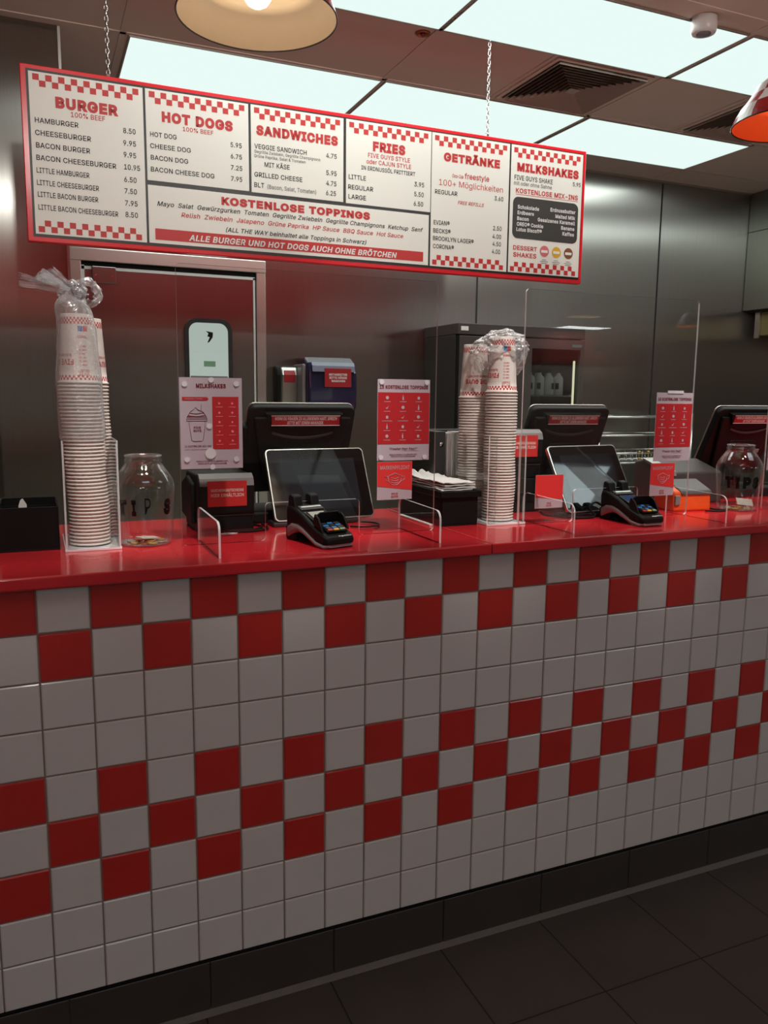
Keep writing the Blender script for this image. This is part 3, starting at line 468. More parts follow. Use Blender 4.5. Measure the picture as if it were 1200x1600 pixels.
def rrect(x0, x1, z0, z1, r, n=5):
    p = []
    for cx, cz, a in ((x1 - r, z1 - r, 0), (x0 + r, z1 - r, 90), (x0 + r, z0 + r, 180), (x1 - r, z0 + r, 270)):
        for i in range(n + 1):
            t = math.radians(a + 90 * i / n); p.append((cx + r * math.cos(t), cz + r * math.sin(t)))
    return p
def arc(cx, cz, r, a0, a1, n=5):
    return [(cx + r * math.cos(math.radians(a0 + (a1 - a0) * i / n)), cz + r * math.sin(math.radians(a0 + (a1 - a0) * i / n))) for i in range(n + 1)]

# ================================================================== SETTING
ZF, ZC = -0.03, 2.948
XL, XR, YB, YF = -4.2, 5.62, 3.19, -14.0
XH = 14.0
structure(MB().box(XL - .1, XH + .1, YF - .1, .3, ZF - .1, ZF).build('floor', 'floor'), 'dark brown stoneware floor tiles in front of the counter')
structure(MB().box(XL - .1, XR + .1, .3, YB + .1, ZF - .1, ZF).build('floor_staff', 'floor_light'), 'light floor on the staff side behind the counter')  # unseen; pale colour picked to bounce light onto the ceiling
structure(MB().box(XL - .1, XH + .1, YF - .1, YB + .1, ZC, ZC + .1).build('ceiling', 'ceil'), 'brown painted suspended ceiling')
structure(MB().box(XL, XR, YB, YB + .1, ZF, ZC).build('wall_back', 'steel'), 'brushed stainless steel wall behind the counter')
structure(MB().box(XL - .1, XL, YF, YB, ZF, ZC).build('wall_left', 'hall_wall'))
structure(MB().box(XR, XR + .1, -.1, YB, ZF, ZC).build('wall_right', 'steel_side'))
structure(MB().box(XR, XH, -.2, -.1, ZF, ZC).build('wall_side', 'hall_wall'))
structure(MB().box(XH, XH + .1, YF, -.1, ZF, ZC).build('wall_hall_right', 'hall_wall'))
b = MB().box(XL, XH, YF - .1, YF, ZF, 2.15, 0); b.box(XL, XH, YF, YF + .03, 2.15, ZC, 1)
structure(b.build('wall_front', ['hall_wall', 'hall_red']), 'dining side wall with a red band along its top')
structure(MB().box(-3.0, 2.6, -2.72, -2.6, 2.14, ZC).build('trim_6', 'hall_red'), 'red bulkhead over the dining side, seen only as a red reflection in the steel')
structure(MB().box(-.13, .19, 2.34, YB, ZF, ZC).build('wall_pillar', 'steel'), 'steel clad pillar left of the swing door')
# sheet joints in the steel wall
for i, x in enumerate((2.785, 4.319)):
    structure(MB().box(x - .006, x + .006, YB - .003, YB + .002, 0.6, ZC - .02).build('trim_%d' % (i + 1), 'gasket'), 'dark joint between two steel wall sheets')
structure(MB().box(.182, .1935, 2.334, 2.352, ZF, ZC).build('trim_3', 'alu'), 'bright corner edge of the steel pillar')
# ceiling grid: painted bars between the tiles
g = MB()
XS = [1.706 + 1.255 * k for k in range(-2, 4)]
YS = [-2.71, -2.085, -1.46, -.835, -.21, .415, 1.04, 1.672, 2.287, 2.90]
for x in XS: g.box(x - .013, x + .013, -4.0, YB, ZC - .004, ZC + .01)
for y in YS: g.box(XL, XR, y - .011, y + .011, ZC - .004, ZC + .01)
for x in (2.32, 3.55): g.box(x - .01, x + .01, 1.672, 2.287, ZC - .0035, ZC + .01)
structure(g.build('trim_4', 'ceil'), 'painted grid bars of the suspended ceiling')
structure(MB().box(.19, XR, YB - .012, YB, ZC - .014, ZC).build('trim_5', 'alu'), 'thin bright angle where steel wall meets ceiling')

# light panels over the kitchen
def ceiling_light(x0, x1, y0, y1, label, m='panel'):
    t = thing('ceiling_light', label, 'ceiling light', ((x0 + x1) / 2, (y0 + y1) / 2, ZC), 0, 'glowing ceiling light panels')
    hx, hy = (x1 - x0) / 2, (y1 - y0) / 2
    MB().box(-hx, hx, -hy, hy, -.008, -.0045).build('diffuser', m, t)
    f = MB()
    f.box(-hx - .006, hx + .006, -hy - .006, -hy, -.010, .002); f.box(-hx - .006, hx + .006, hy, hy + .006, -.010, .002)
    f.box(-hx - .006, -hx, -hy, hy, -.010, .002); f.box(hx, hx + .006, -hy, hy, -.010, .002)
    f.build('frame', 'alu', t)
    if m == 'panel': lamp_panel(x0, x1, y0, y1, ZC - .0105, PANEL_W)
    return t
ceiling_light(.484, 1.694, 2.300, 2.845, 'glowing ceiling light panel behind the left half of the menu board')
ceiling_light(1.724, 2.944, 2.300, 2.845, 'glowing ceiling light panel above the right end of the menu board')
ceiling_light(2.983, 4.20, 2.300, 2.86, 'glowing ceiling light panel nearest the back right corner of the steel wall')
ceiling_light(.484, 1.692, 1.10, 1.660, 'glowing ceiling light panel partly hidden by the cream pendant lamp')
ceiling_light(1.716, 2.943, 1.155, 1.660, 'glowing ceiling light panel with the white cylinder at its front edge')
ceiling_light(2.978, 4.20, 1.155, 1.660, 'glowing ceiling light panel at the right edge above the red pendant lamp')
ceiling_light(4.232, 5.45, 1.155, 1.660, 'ceiling light panel beyond the right edge, showing as a bright band in the steel wall')
for x, y in ((-.3, -2.3), (2.6, -1.36), (11.0, -13.7), (-1.5, -6.6), (3.0, -7.0), (7.0, -7.0), (.2, -11.4), (9.5, -7.2), (-3.0, -7.5)):  # a couple match reflections, the rest are added to brighten hall and steel
    tt = ceiling_light(x, x + 1.2, y, y + .6, 'unseen light panel of the mostly added set that lights the dining side', 'hall_panel' if y > -5 else 'hall_far')
    tt['group'] = 'dining side light panels'

# air diffusers
def vent(x0, x1, y0, y1, label):
    cx, cy = (x0 + x1) / 2, (y0 + y1) / 2
    t = thing('ceiling_vent', label, 'air vent', (cx, cy, ZC), 0, 'square ceiling air vents')
    h = (x1 - x0) / 2
    MB().box(-h, h, -h, h, -.003, -.001).build('backing', 'blackm', t)
    f = MB()
    n = 9
    for k in range(n):
        a = h - k * h / (n + .8); bb = a - .012; zt = -.004 - .0; zb = -.022
        # sloped louvre ring: outer edge high, inner edge low
        o_ = [(-a, -a), (a, -a), (a, a), (-a, a)]; i_ = [(-bb, -bb), (bb, -bb), (bb, bb), (-bb, bb)]
        vs = [(p[0], p[1], zb) for p in o_] + [(p[0], p[1], zt) for p in i_] + [(p[0], p[1], zb + .0015) for p in o_] + [(p[0], p[1], zt + .0015) for p in i_]
        fs = []
        for q in range(4):
            r = (q + 1) % 4
            fs += [(q, r, 4 + r, 4 + q), (8 + q, 12 + q, 12 + r, 8 + r), (q, 8 + q, 8 + r, r), (4 + q, 4 + r, 12 + r, 12 + q)]
        f.add(vs, fs)
    f.box(-.03, .03, -.03, .03, -.022, -.018)
    f.build('louvres', 'ceildark', t)
    fr = MB()
    for s in (-1, 1):
        fr.box(-h - .022, h + .022, s * h - (.022 if s < 0 else 0), s * h + (.022 if s > 0 else 0), -.008, .0)
        fr.box(s * h - (.022 if s < 0 else 0), s * h + (.022 if s > 0 else 0), -h, h, -.008, .0)
    fr.build('frame', 'ceil', t)
vent(2.36, 2.885, 1.715, 2.24, 'large square ceiling air vent above the right end of the menu board')
vent(3.60, 4.12, 1.715, 2.24, 'square ceiling air vent half hidden behind the red pendant lamp')

t = thing('smoke_detector', 'small white cylinder under the front edge of a ceiling light panel', 'detector', (2.66, 1.12, ZC))
MB().lathe([(0, 0), (.052, 0), (.052, -.055), (.046, -.062), (0, -.062)], n=28).build('housing', 'shade_white', t)
MB().lathe([(.03, -.062), (.03, -.066), (0, -.067)], n=20).build('sensor_cap', 'mgrey', t)
t = thing('sprinkler', 'small recessed sprinkler head in the ceiling left of the chain', 'sprinkler', (1.655, 1.74, ZC))
MB().lathe([(.034, .0), (.034, -.006), (.024, -.008), (.022, -.002), (0, -.002)], n=24).build('rosette', 'copper', t)
MB().lathe([(.012, -.002), (.010, -.012), (.004, -.016), (0, -.016)], n=14).build('head', 'maroon', t)

# ------------------------------------------------------------------ swing door in the back wall
d = bpy.data.objects.new('door_1', None); COL.objects.link(d); structure(d, 'steel swing door with a small rounded window in the back wall'); d.location = (.76, YB, 0)
X0, X1, ZD = -.475, .495, 2.085     # leaf opening, local x
f = MB()
for x0, x1 in ((X0 - .06, X0), (X1 + .005, X1 + .062)): f.box(x0, x1, -.045, 0, ZF, 2.155)
f.prism([(X0 - .06, ZD + .0), (X1 + .062, ZD + .0), (X1 + .062, 2.155), (X0 - .06, 2.155)], 'y', -.05, 0)
f.build('door_frame', 'alu', d, .004)
MB().box(X0, X1 + .005, -.03, -.001, ZD - .028, ZD).build('top_gap', 'blackm', d)
f = MB(); f.box(X0, X0 + .016, -.034, -.002, ZF, ZD - .02); f.box(X0, X1, -.034, -.002, ZD - .042, ZD - .026); f.box(X1 - .012, X1, -.034, -.002, ZF, ZD - .03)
f.build('door_seal', 'seal_white', d)
MB().box(X0 + .017, X1 - .013, -.03, -.002, ZF + .02, ZD - .043).build('door_leaf', 'steel', d)
wx0, wx1 = .073, .351
out = rrect(wx0, wx1, 1.10, 1.806, .07, 7); inn = rrect(wx0 + .024, wx1 - .024, 1.125, 1.782, .052, 7)
n = len(out); vs = [(p[0], y, p[1]) for y in (-.045, -.028) for p in out] + [(p[0], y, p[1]) for y in (-.045, -.028) for p in inn]
fs = []
for i in range(n):
    j = (i + 1) % n
    fs += [(i, j, 2 * n + j, 2 * n + i), (i, n + i, n + j, j), (2 * n + i, 2 * n + j, 3 * n + j, 3 * n + i)]
wg = MB().add(vs, fs).build('window_gasket', 'gasket', d)
pane = MB().prism(inn, 'y', -.034, -.0305).build('window_pane', 'backroom', d)
MB().box(wx0 + .03, wx1 - .03, -.037, -.0345, 1.13, 1.475).build('window_strip', 'mgrey', pane).name = 'shelf_edge'  # grey shelf strip low in the pane
hk = MB().prism([(.197, 1.735), (.238, 1.728), (.236, 1.70), (.216, 1.672), (.205, 1.668), (.219, 1.70), (.205, 1.705), (.212, 1.722)], 'y', -.0385, -.0345).build('hook', 'blackm', pane)
MB().box(.182, .25, -.0365, -.0345, 1.53, 1.562).build('sticker', 'green', pane)
p = MB().box(-.42, -.295, -.048, -.03, 1.972, 2.06).build('cover_plate', 'steel', d, .003)
s = MB()
for x in (-.40, -.315): s.disc((x, -.0495, 2.01), .006, n=12, th=.002)
s.build('screw', 'chrome', p)

# ------------------------------------------------------------------ exhaust hood on the right
t = thing('extractor_hood', 'large steel extractor hood hanging from the ceiling at the right edge', 'extractor hood', (5.40, 2.67, 2.06))
MB().box(-.214, .22, -.5, .515, .0, .885).build('canopy', 'steel_side', t, .004)
MB().box(-.216, -.2135, -.5, .515, .592, .597).build('sheet_joint', 'gasket', t)
MB().box(-.13, .20, -.45, .44, -.19, -.004).build('grease_filter', 'filter', t, .004)
MB().box(-.15, -.133, .40, .445, -.21, -.004).build('filter_rail', 'alu', t)
MB().box(-.2, .2, -.48, .48, -.012, -.0005).build('underside', 'blackm', t)

# ------------------------------------------------------------------ wall dispensers
t = thing('paper_towel_dispenser', 'dark glossy paper towel dispenser with a red notice on the steel wall', 'towel dispenser', (1.664, YB - .001, 1.255))
prof = [(0, 0), (-.20, 0), (-.235, .05), (-.24, .16), (-.232, .25), (-.20, .31), (-.14, .342), (0, .352)]
MB().prism(prof, 'x', -.145, .168).build('cover', 'navy', t, .018, 3)
MB().box(-.17, -.146, -.20, -.001, .0, .30).build('side_panel', 'mgrey', t, .01)
MB().prism([(-.246, .255), (-.238, .29), (-.222, .311), (-.225, .290), (-.236, .262)], 'x', -.12, .15).build('top_band', 'bandblue', t)
sg = MB().box(-.045, .125, -.2475, -.2425, .165, .275).build('notice', 'dred', t)
tx = MB()
for i, l in enumerate(('MITARBEITER', 'BITTE HÄNDE', 'WASCHEN')):
    wd = (.116, .112, .088)[i]; tx.text(l, .04 - wd / 2, .04 + wd / 2, .233 - i * .019, .013, -.2482, 0, .03)
tx.build('lettering', 'white', sg)
t = thing('soap_dispenser', 'small grey and black soap dispenser left of the towel dispenser', 'soap dispenser', (1.442, YB - .001, 1.24))
MB().prism([(0, 0), (-.07, .01), (-.085, .12), (-.09, .25), (-.075, .29), (-.04, .305), (0, .305)], 'x', -.075, .07).build('back_case', 'black', t, .014, 3)
MB().prism([(-.088, .03), (-.105, .15), (-.112, .25), (-.09, .297), (-.06, .297), (-.06, .03)], 'x', -.05, .058).build('front_cover', 'alu', t, .02, 3)
MB().prism([(-.1135, .205), (-.1155, .25), (-.104, .278), (-.1, .27), (-.1, .205)], 'x', -.035, .035).build('window', 'dred', t, .012)

# ------------------------------------------------------------------ back bar fridge
t = thing('bar_fridge', 'tall dark grey fridge with one solid and one glass door against the steel wall', 'fridge', (2.86, 2.955, ZF))
FX0, FX1, FY, FT = -.465, .475, -.235, 1.845
MB().box(FX0, FX0 + .03, FY + .03, .23, 0.02, FT - .07).build('side_wall', 'dgrey2', t, .003)
MB().box(FX1 - .03, FX1, FY + .03, .23, 0.02, FT - .07).build('side_wall', 'dgrey2', t, .003)
MB().box(FX0 + .03, FX1 - .03, .20, .23, .02, FT - .07).build('back_wall', 'dgrey2', t)
MB().box(FX0, FX1, FY, .232, FT - .068, FT).build('top', 'dgrey', t, .004)
MB().box(FX0, FX1, FY + .03, .23, 0, .1).build('base', 'dgrey2', t)
MB().box(.0, .014, FY + .03, .2, .1, FT - .07).build('divider', 'dgrey2', t)
dl = MB().box(FX0 + .012, .006, FY, FY + .028, .105, FT - .075).build('door', 'dgrey', t, .003)
MB().box(FX0 + .002, FX0 + .011, FY + .004, FY + .028, .105, FT - .08).build('hinge_gap', 'blackm', dl)
f = MB(); a, bb, c, e = .016, FX1 - .002, .105, FT - .075
f.box(a, a + .055, FY, FY + .028, c, e); f.box(bb - .03, bb, FY, FY + .028, c, e); f.box(a + .055, bb - .03, FY, FY + .028, e - .06, e); f.box(a + .055, bb - .03, FY, FY + .028, c, c + .06)
dr = f.build('glass_door', 'dgrey', t)
MB().box(a + .055, bb - .03, FY + .010, FY + .016, c + .06, e - .06).build('pane', 'fridge_glass', dr)
MB().box(bb - .10, bb - .022, FY - .003, FY, e - .045, e - .028).build('badge', 'teal', dr)
MB().box(FX0 + .02, FX0 + .07, FY - .004, FY, FT - .045, FT - .02).build('label_sticker', 'white', t)
for z in (1.44 + .03 - .055, 1.15, .85, .5):
    MB().box(.02, FX1 - .035, FY + .05, .19, z - .008, z).build('shelf', 'mgrey', t)
MB().box(FX1 - .058, FX1 - .046, FY + .032, FY + .04, 1.10, 1.64).build('light_strip', 'led', t)
b0 = None
for i, (dx, dy) in enumerate([(.075, -.10), (.15, -.10), (.225, -.10), (.30, -.10), (.375, -.10), (.11, .0), (.19, .0), (.27, .0), (.35, .0)]):
    z = 1.386
    if b0 is None:
        b0 = thing('drink_bottle', 'small bottle with white label on the upper fridge shelf behind the glass door', 'bottle', (2.86 + dx, 2.955 + dy, z), 0, 'white bottles in the fridge')
        MB().lathe([(0, 0), (.03, 0), (.032, .006), (.032, .105), (.028, .118), (.013, .135), (.012, .15), (0, .15)], n=20).build('body', 'bottle_white', b0)
        MB().lathe([(.0145, .146), (.0145, .168), (0, .168)], n=16).build('cap', 'blackm', b0)
        MB().box(-.012, .012, -.0335, -.031, .04, .08).build('print', 'ink', b0)
    else:
        dup(b0, (2.86 + dx, 2.955 + dy, z), random.uniform(-1, 1), b0['label'])

# ------------------------------------------------------------------ wire rack right of the fridge
t = thing('wire_rack', 'chrome wire rack beside the fridge against the steel wall', 'rack', (3.86, 2.86, ZF))
def bars(parent, z, nm, rr=.007):
    f = MB()
    for y in (-.17, .17): f.tube([(-.40, y, z), (.40, y, z)], rr)
    for x in (-.40, .40): f.tube([(x, -.17, z), (x, .17, z)], rr)
    return f
for x in (-.40, .40):
    for y in (-.17, .17): MB().tube([(x, y, .0), (x, y, 1.30)], .010).build('post', 'chrome', t)
for z in (1.275, 1.152): bars(t, z, 'rail').build('rail', 'chrome', t)
f = bars(t, 1.03, 'shelf')
for y in (-.17, .17): f.tube([(-.40, y, .965), (.40, y, .965)], .006)
for k in range(15):
    x = -.38 + k * .76 / 14; f.tube([(x, -.17, 1.03), (x, -.17, .965), (x, .17, .965), (x, .17, 1.03)], .0035, 6)
f.build('shelf_basket', 'chrome', t)
f = bars(t, .5, 'shelf')
for k in range(15):
    x = -.38 + k * .76 / 14; f.tube([(x, -.17, .5), (x, .17, .5)], .0035, 6)
f.build('shelf', 'chrome', t)
f = MB()
for k in range(4):
    x = -.06 + k * .075
    f.lathe([(0, 0), (.009, 0), (.012, .008), (.009, .016), (0, .016)], c=(x, -.183, 1.03), n=10); f.lathe([(0, 0), (.009, 0), (.012, .008), (.009, .016), (0, .016)], c=(x, -.183, .985), n=10)
f.build('knob', 'gold', t)

# ------------------------------------------------------------------ service counter
ZT = 1.025
t = thing('service_counter', 'long service counter clad in white and red square tiles', 'counter', (1.6, .27, ZF))
ox, oy, oz = -1.6, -.27, -ZF
def TB(): return MB()
CX0, CX1 = -1.5, 5.1
MB().box(CX0 + ox, CX1 + ox, .0035 + oy, .58 + oy, 0, 1.0275).build('body', 'grout', t)
tl = MB()
for c in range(-15, 51):
    for r in range(9):
        x0, z1 = c * .1, 1.0 - .1 * r
        red = (r in (0, 4, 6) and c % 2 != 0) or (r in (1, 5) and c % 2 == 0)
        tl.chamfer_tile(x0 + .0016 + ox, x0 + .0984 + ox, 0 + oy, .012 + oy, z1 - .0984 + oz, z1 - .0016 + oz - (.0025 if r == 0 else 0), .0022, 1 if red else 0)
tl.build('tile_cladding', ['white_tile', 'red_tile'], t)
pl = MB()
k0 = .621
for k in range(-8, 16):
    x0 = k0 + .2985 * k
    if x0 < CX0 or x0 + .2985 > CX1: continue
    pl.chamfer_tile(x0 + .001 + ox, x0 + .2975 + ox, -.006 + oy, .010 + oy, .002, .127, .0015, 0)
pl.build('plinth', 'plinth', t)
MB().box(CX0 + ox, CX1 + ox, -.004 + oy, .012 + oy, .127, .1315).build('plinth_joint', 'blackm', t)
MB().prism([(-.018 + oy, 0), (.004 + oy, 0), (.004 + oy, .014), (-.007 + oy, .010)], 'x', CX0 + ox, CX1 + ox).build('sealant_strip', 'seal', t)
t = thing('counter_worktop', 'glossy red worktop along the tiled counter', 'worktop', (1.6, .27, .9985))
for x0, x1 in ((CX0, 1.0105), (1.0115, CX1)):
    MB().box(x0 + ox, x1 + ox, -.04 + oy, .605 + oy, 0, ZT - .9985).build('slab', 'red_top', t, .004, 3)
MB().box(1.0105 + ox, 1.0115 + ox, -.039 + oy, .60 + oy, .001, ZT - .9985 - .0006).build('seam', 'maroon', t)

# ================================================================== MENU BOARD
YM = 1.65
mb = thing('menu_board', 'wide red framed menu board with white price panels hanging on two chains', 'menu board', (1.2545, YM, 1.921))
mx_, mz_ = -1.2545, -1.921
def bx(x0, x1, z0, z1, y0, y1, nm, m, parent, bev=0.0): return MB().box(x0 + mx_, x1 + mx_, y0, y1, z0 + mz_, z1 + mz_).build(nm, m, parent, bev)
bx(.022, 2.487, 1.921, 2.534, 0, .035, 'frame_board', 'red_frame', mb, .003)
bx(.042, 2.4705, 1.9395, 2.519, -.0015, 0, 'black_grid', 'menu_black', mb)
PAN = dict(burger=(.050, .445, 1.949, 2.510), hotdogs=(.454, .849, 2.181, 2.511), sandwiches=(.859, 1.252, 2.179, 2.512), fries=(1.264, 1.661, 2.177, 2.513),
           getraenke=(1.665, 2.061, 1.949, 2.513), milkshakes=(2.070, 2.4665, 1.950, 2.514), toppings=(.454, 1.655, 1.950, 2.164))
COLS = {'r': 'red', 'k': 'ink', 'g': 'greyink', 'w': 'white'}
ITEMS = {
    'burger': [('BURGER', 0.137, 0.355, 2.399, 0.0392, 'r', 'B'),
        ('100% BEEF', 0.188, 0.307, 2.372, 0.0175, 'r', ''),
        ('HAMBURGER', 0.065, 0.213, 2.337, 0.0181, 'k', ''),
        ('CHEESEBURGER', 0.064, 0.255, 2.294, 0.0182, 'k', ''),
        ('BACON BURGER', 0.065, 0.25, 2.251, 0.0183, 'k', ''),
        ('BACON CHEESEBURGER', 0.064, 0.341, 2.208, 0.0183, 'k', ''),
        ('LITTLE HAMBURGER', 0.063, 0.244, 2.164, 0.0184, 'k', ''),
        ('LITTLE CHEESEBURGER', 0.062, 0.276, 2.121, 0.0185, 'k', ''),
        ('LITTLE BACON BURGER', 0.063, 0.272, 2.08, 0.0186, 'k', ''),
        ('LITTLE BACON CHEESEBURGER', 0.063, 0.342, 2.035, 0.0186, 'k', ''),
        ('8.50', 0.37, 0.415, 2.34, 0.0189, 'k', ''),
        ('9.95', 0.369, 0.415, 2.296, 0.0189, 'k', ''),
        ('9.95', 0.369, 0.414, 2.254, 0.019, 'k', ''),
        ('10.95', 0.369, 0.427, 2.21, 0.0191, 'k', ''),
        ('6.50', 0.368, 0.413, 2.165, 0.0192, 'k', ''),
        ('7.50', 0.368, 0.413, 2.123, 0.0192, 'k', ''),
        ('7.95', 0.368, 0.414, 2.079, 0.0193, 'k', ''),
        ('8.50', 0.368, 0.414, 2.037, 0.0194, 'k', '')],
    'hotdogs': [('HOT DOGS', 0.513, 0.786, 2.402, 0.0382, 'r', 'B'),
        ('100% BEEF', 0.591, 0.709, 2.376, 0.0158, 'r', ''),
        ('HOT DOG', 0.468, 0.567, 2.341, 0.0174, 'k', ''),
        ('CHEESE DOG', 0.467, 0.62, 2.299, 0.0174, 'k', ''),
        ('BACON DOG', 0.468, 0.609, 2.257, 0.0175, 'k', ''),
        ('BACON CHEESE DOG', 0.467, 0.71, 2.214, 0.0176, 'k', ''),
        ('5.95', 0.776, 0.821, 2.341, 0.018, 'k', ''),
        ('6.75', 0.776, 0.821, 2.298, 0.0181, 'k', ''),
        ('7.25', 0.776, 0.822, 2.255, 0.0182, 'k', ''),
        ('7.95', 0.776, 0.821, 2.213, 0.0182, 'k', '')],
    'sandwiches': [('SANDWICHES', 0.88, 1.227, 2.403, 0.0375, 'r', 'B'),
        ('VEGGIE SANDWICH', 0.872, 1.091, 2.348, 0.0182, 'k', ''),
        ('MIT KÄSE', 0.913, 1.018, 2.282, 0.0184, 'k', ''),
        ('GRILLED CHEESE', 0.871, 1.072, 2.24, 0.0184, 'k', ''),
        ('BLT', 0.87, 0.911, 2.2, 0.0185, 'k', ''),
        ('4.75', 1.176, 1.222, 2.348, 0.0189, 'k', ''),
        ('5.95', 1.176, 1.222, 2.28, 0.019, 'k', ''),
        ('4.75', 1.176, 1.221, 2.239, 0.0191, 'k', ''),
        ('6.25', 1.175, 1.219, 2.2, 0.0192, 'k', ''),
        ('Gegrillte Zwiebeln, Gegrillte Champignons', 0.872, 1.15, 2.331, 0.0116, 'g', ''),
        ('Grüne Paprika, Salat & Tomaten', 0.871, 1.086, 2.314, 0.0116, 'g', ''),
        ('(Bacon, Salat, Tomaten)', 0.924, 1.132, 2.199, 0.0161, 'g', '')],
    'fries': [('FRIES', 1.385, 1.536, 2.403, 0.0398, 'r', 'B'),
        ('FIVE GUYS STYLE', 1.363, 1.559, 2.373, 0.018, 'r', ''),
        ('oder CAJUN STYLE', 1.356, 1.565, 2.347, 0.018, 'r', ''),
        ('IN ERDNUSSÖL FRITTIERT', 1.333, 1.585, 2.32, 0.0167, 'k', ''),
        ('LITTLE', 1.276, 1.354, 2.276, 0.0186, 'k', ''),
        ('REGULAR', 1.274, 1.388, 2.235, 0.0187, 'k', ''),
        ('LARGE', 1.275, 1.355, 2.196, 0.0188, 'k', ''),
        ('3.95', 1.582, 1.629, 2.278, 0.0193, 'k', ''),
        ('5.50', 1.582, 1.628, 2.237, 0.0193, 'k', ''),
        ('6.50', 1.58, 1.626, 2.197, 0.0194, 'k', '')],
    'getraenke': [('GETRÄNKE', 1.723, 2.01, 2.403, 0.0365, 'r', 'B'),
        ('Coca-Cola', 1.767, 1.823, 2.336, 0.0155, 'r', 'I'),
        ('freestyle', 1.83, 1.956, 2.337, 0.0242, 'r', ''),
        ('100+ Möglichkeiten', 1.702, 2.03, 2.297, 0.0251, 'r', 'T'),
        ('FREE REFILLS', 1.798, 1.932, 2.225, 0.0149, 'r', 'I'),
        ('REGULAR', 1.683, 1.795, 2.259, 0.0186, 'k', ''),
        ('3.60', 1.987, 2.033, 2.26, 0.0192, 'k', ''),
        ('EVIAN®', 1.679, 1.759, 2.128, 0.0188, 'k', ''),
        ('BECKS®', 1.678, 1.765, 2.093, 0.0188, 'k', ''),
        ('BROOKLYN LAGER®', 1.677, 1.884, 2.06, 0.0189, 'k', ''),
        ('CORONA®', 1.678, 1.783, 2.026, 0.0189, 'k', ''),
        ('2.50', 1.984, 2.029, 2.129, 0.0194, 'k', ''),
        ('4.00', 1.982, 2.028, 2.093, 0.0195, 'k', ''),
        ('4.50', 1.983, 2.028, 2.06, 0.0195, 'k', ''),
        ('4.00', 1.981, 2.025, 2.026, 0.0196, 'k', '')],
    'milkshakes': [('MILKSHAKES', 2.102, 2.444, 2.404, 0.0384, 'r', 'B'),
        ('FIVE GUYS SHAKE', 2.089, 2.299, 2.363, 0.0212, 'k', ''),
        ('5.95', 2.413, 2.458, 2.367, 0.0187, 'k', ''),
        ('mit oder ohne Sahne', 2.087, 2.295, 2.34, 0.0173, 'g', ''),
        ('KOSTENLOSE MIX-INS', 2.099, 2.445, 2.306, 0.0217, 'r', 'b'),
        ('Schokolade', 2.111, 2.228, 2.237, 0.0167, 'w', 'b'),
        ('Erdbeere', 2.111, 2.201, 2.212, 0.0167, 'w', 'b'),
        ('Bacon', 2.11, 2.173, 2.186, 0.0168, 'w', 'b'),
        ('OREO® Cookie', 2.109, 2.255, 2.161, 0.0168, 'w', 'b'),
        ('Lotus Biscoff®', 2.108, 2.248, 2.137, 0.0168, 'w', 'b'),
        ('Erdnussbutter', 2.292, 2.434, 2.241, 0.017, 'w', 'b'),
        ('Malted Milk', 2.321, 2.434, 2.214, 0.0171, 'w', 'b'),
        ('Gesalzenes Karamell', 2.223, 2.434, 2.19, 0.017, 'w', 'b'),
        ('Banane', 2.356, 2.432, 2.164, 0.0172, 'w', 'b'),
        ('Kaffee', 2.365, 2.431, 2.138, 0.0173, 'w', 'b'),
        ('DESSERT', 2.094, 2.225, 2.053, 0.0201, 'r', 'b'),
        ('SHAKES', 2.095, 2.223, 2.021, 0.021, 'r', 'b')],
    'toppings': [('KOSTENLOSE TOPPINGS', 0.736, 1.374, 2.12, 0.0309, 'r', 'B'),
        ('Mayo  Salat  Gewürzgurken  Tomaten  Gegrillte Zwiebeln  Gegrillte Champignons  Ketchup  Senf', 0.487, 1.627, 2.09, 0.0173, 'k', 'I'),
        ('Relish  Zwiebeln  Jalapeno  Grüne Paprika  HP Sauce  BBQ Sauce  Hot Sauce', 0.577, 1.532, 2.056, 0.0175, 'r', 'I'),
        ('(ALL THE WAY beinhaltet alle Toppings in Schwarz)', 0.752, 1.358, 2.016, 0.017, 'k', 'I'),
        ('ALLE BURGER UND HOT DOGS AUCH OHNE BRÖTCHEN', 0.605, 1.502, 1.97, 0.0233, 'w', 'bI')],
}
def checks(x0, x1, ztop, first, y):
    f = MB(); n = 17; dx = (x1 - x0) / n; dz = .0212
    for i in range(n):
        r = 0 if (i % 2 == 0) == first else 1
        f.box(x0 + i * dx, x0 + (i + 1) * dx, y - .0005, y, ztop - (r + 1) * dz, ztop - r * dz)
    return f
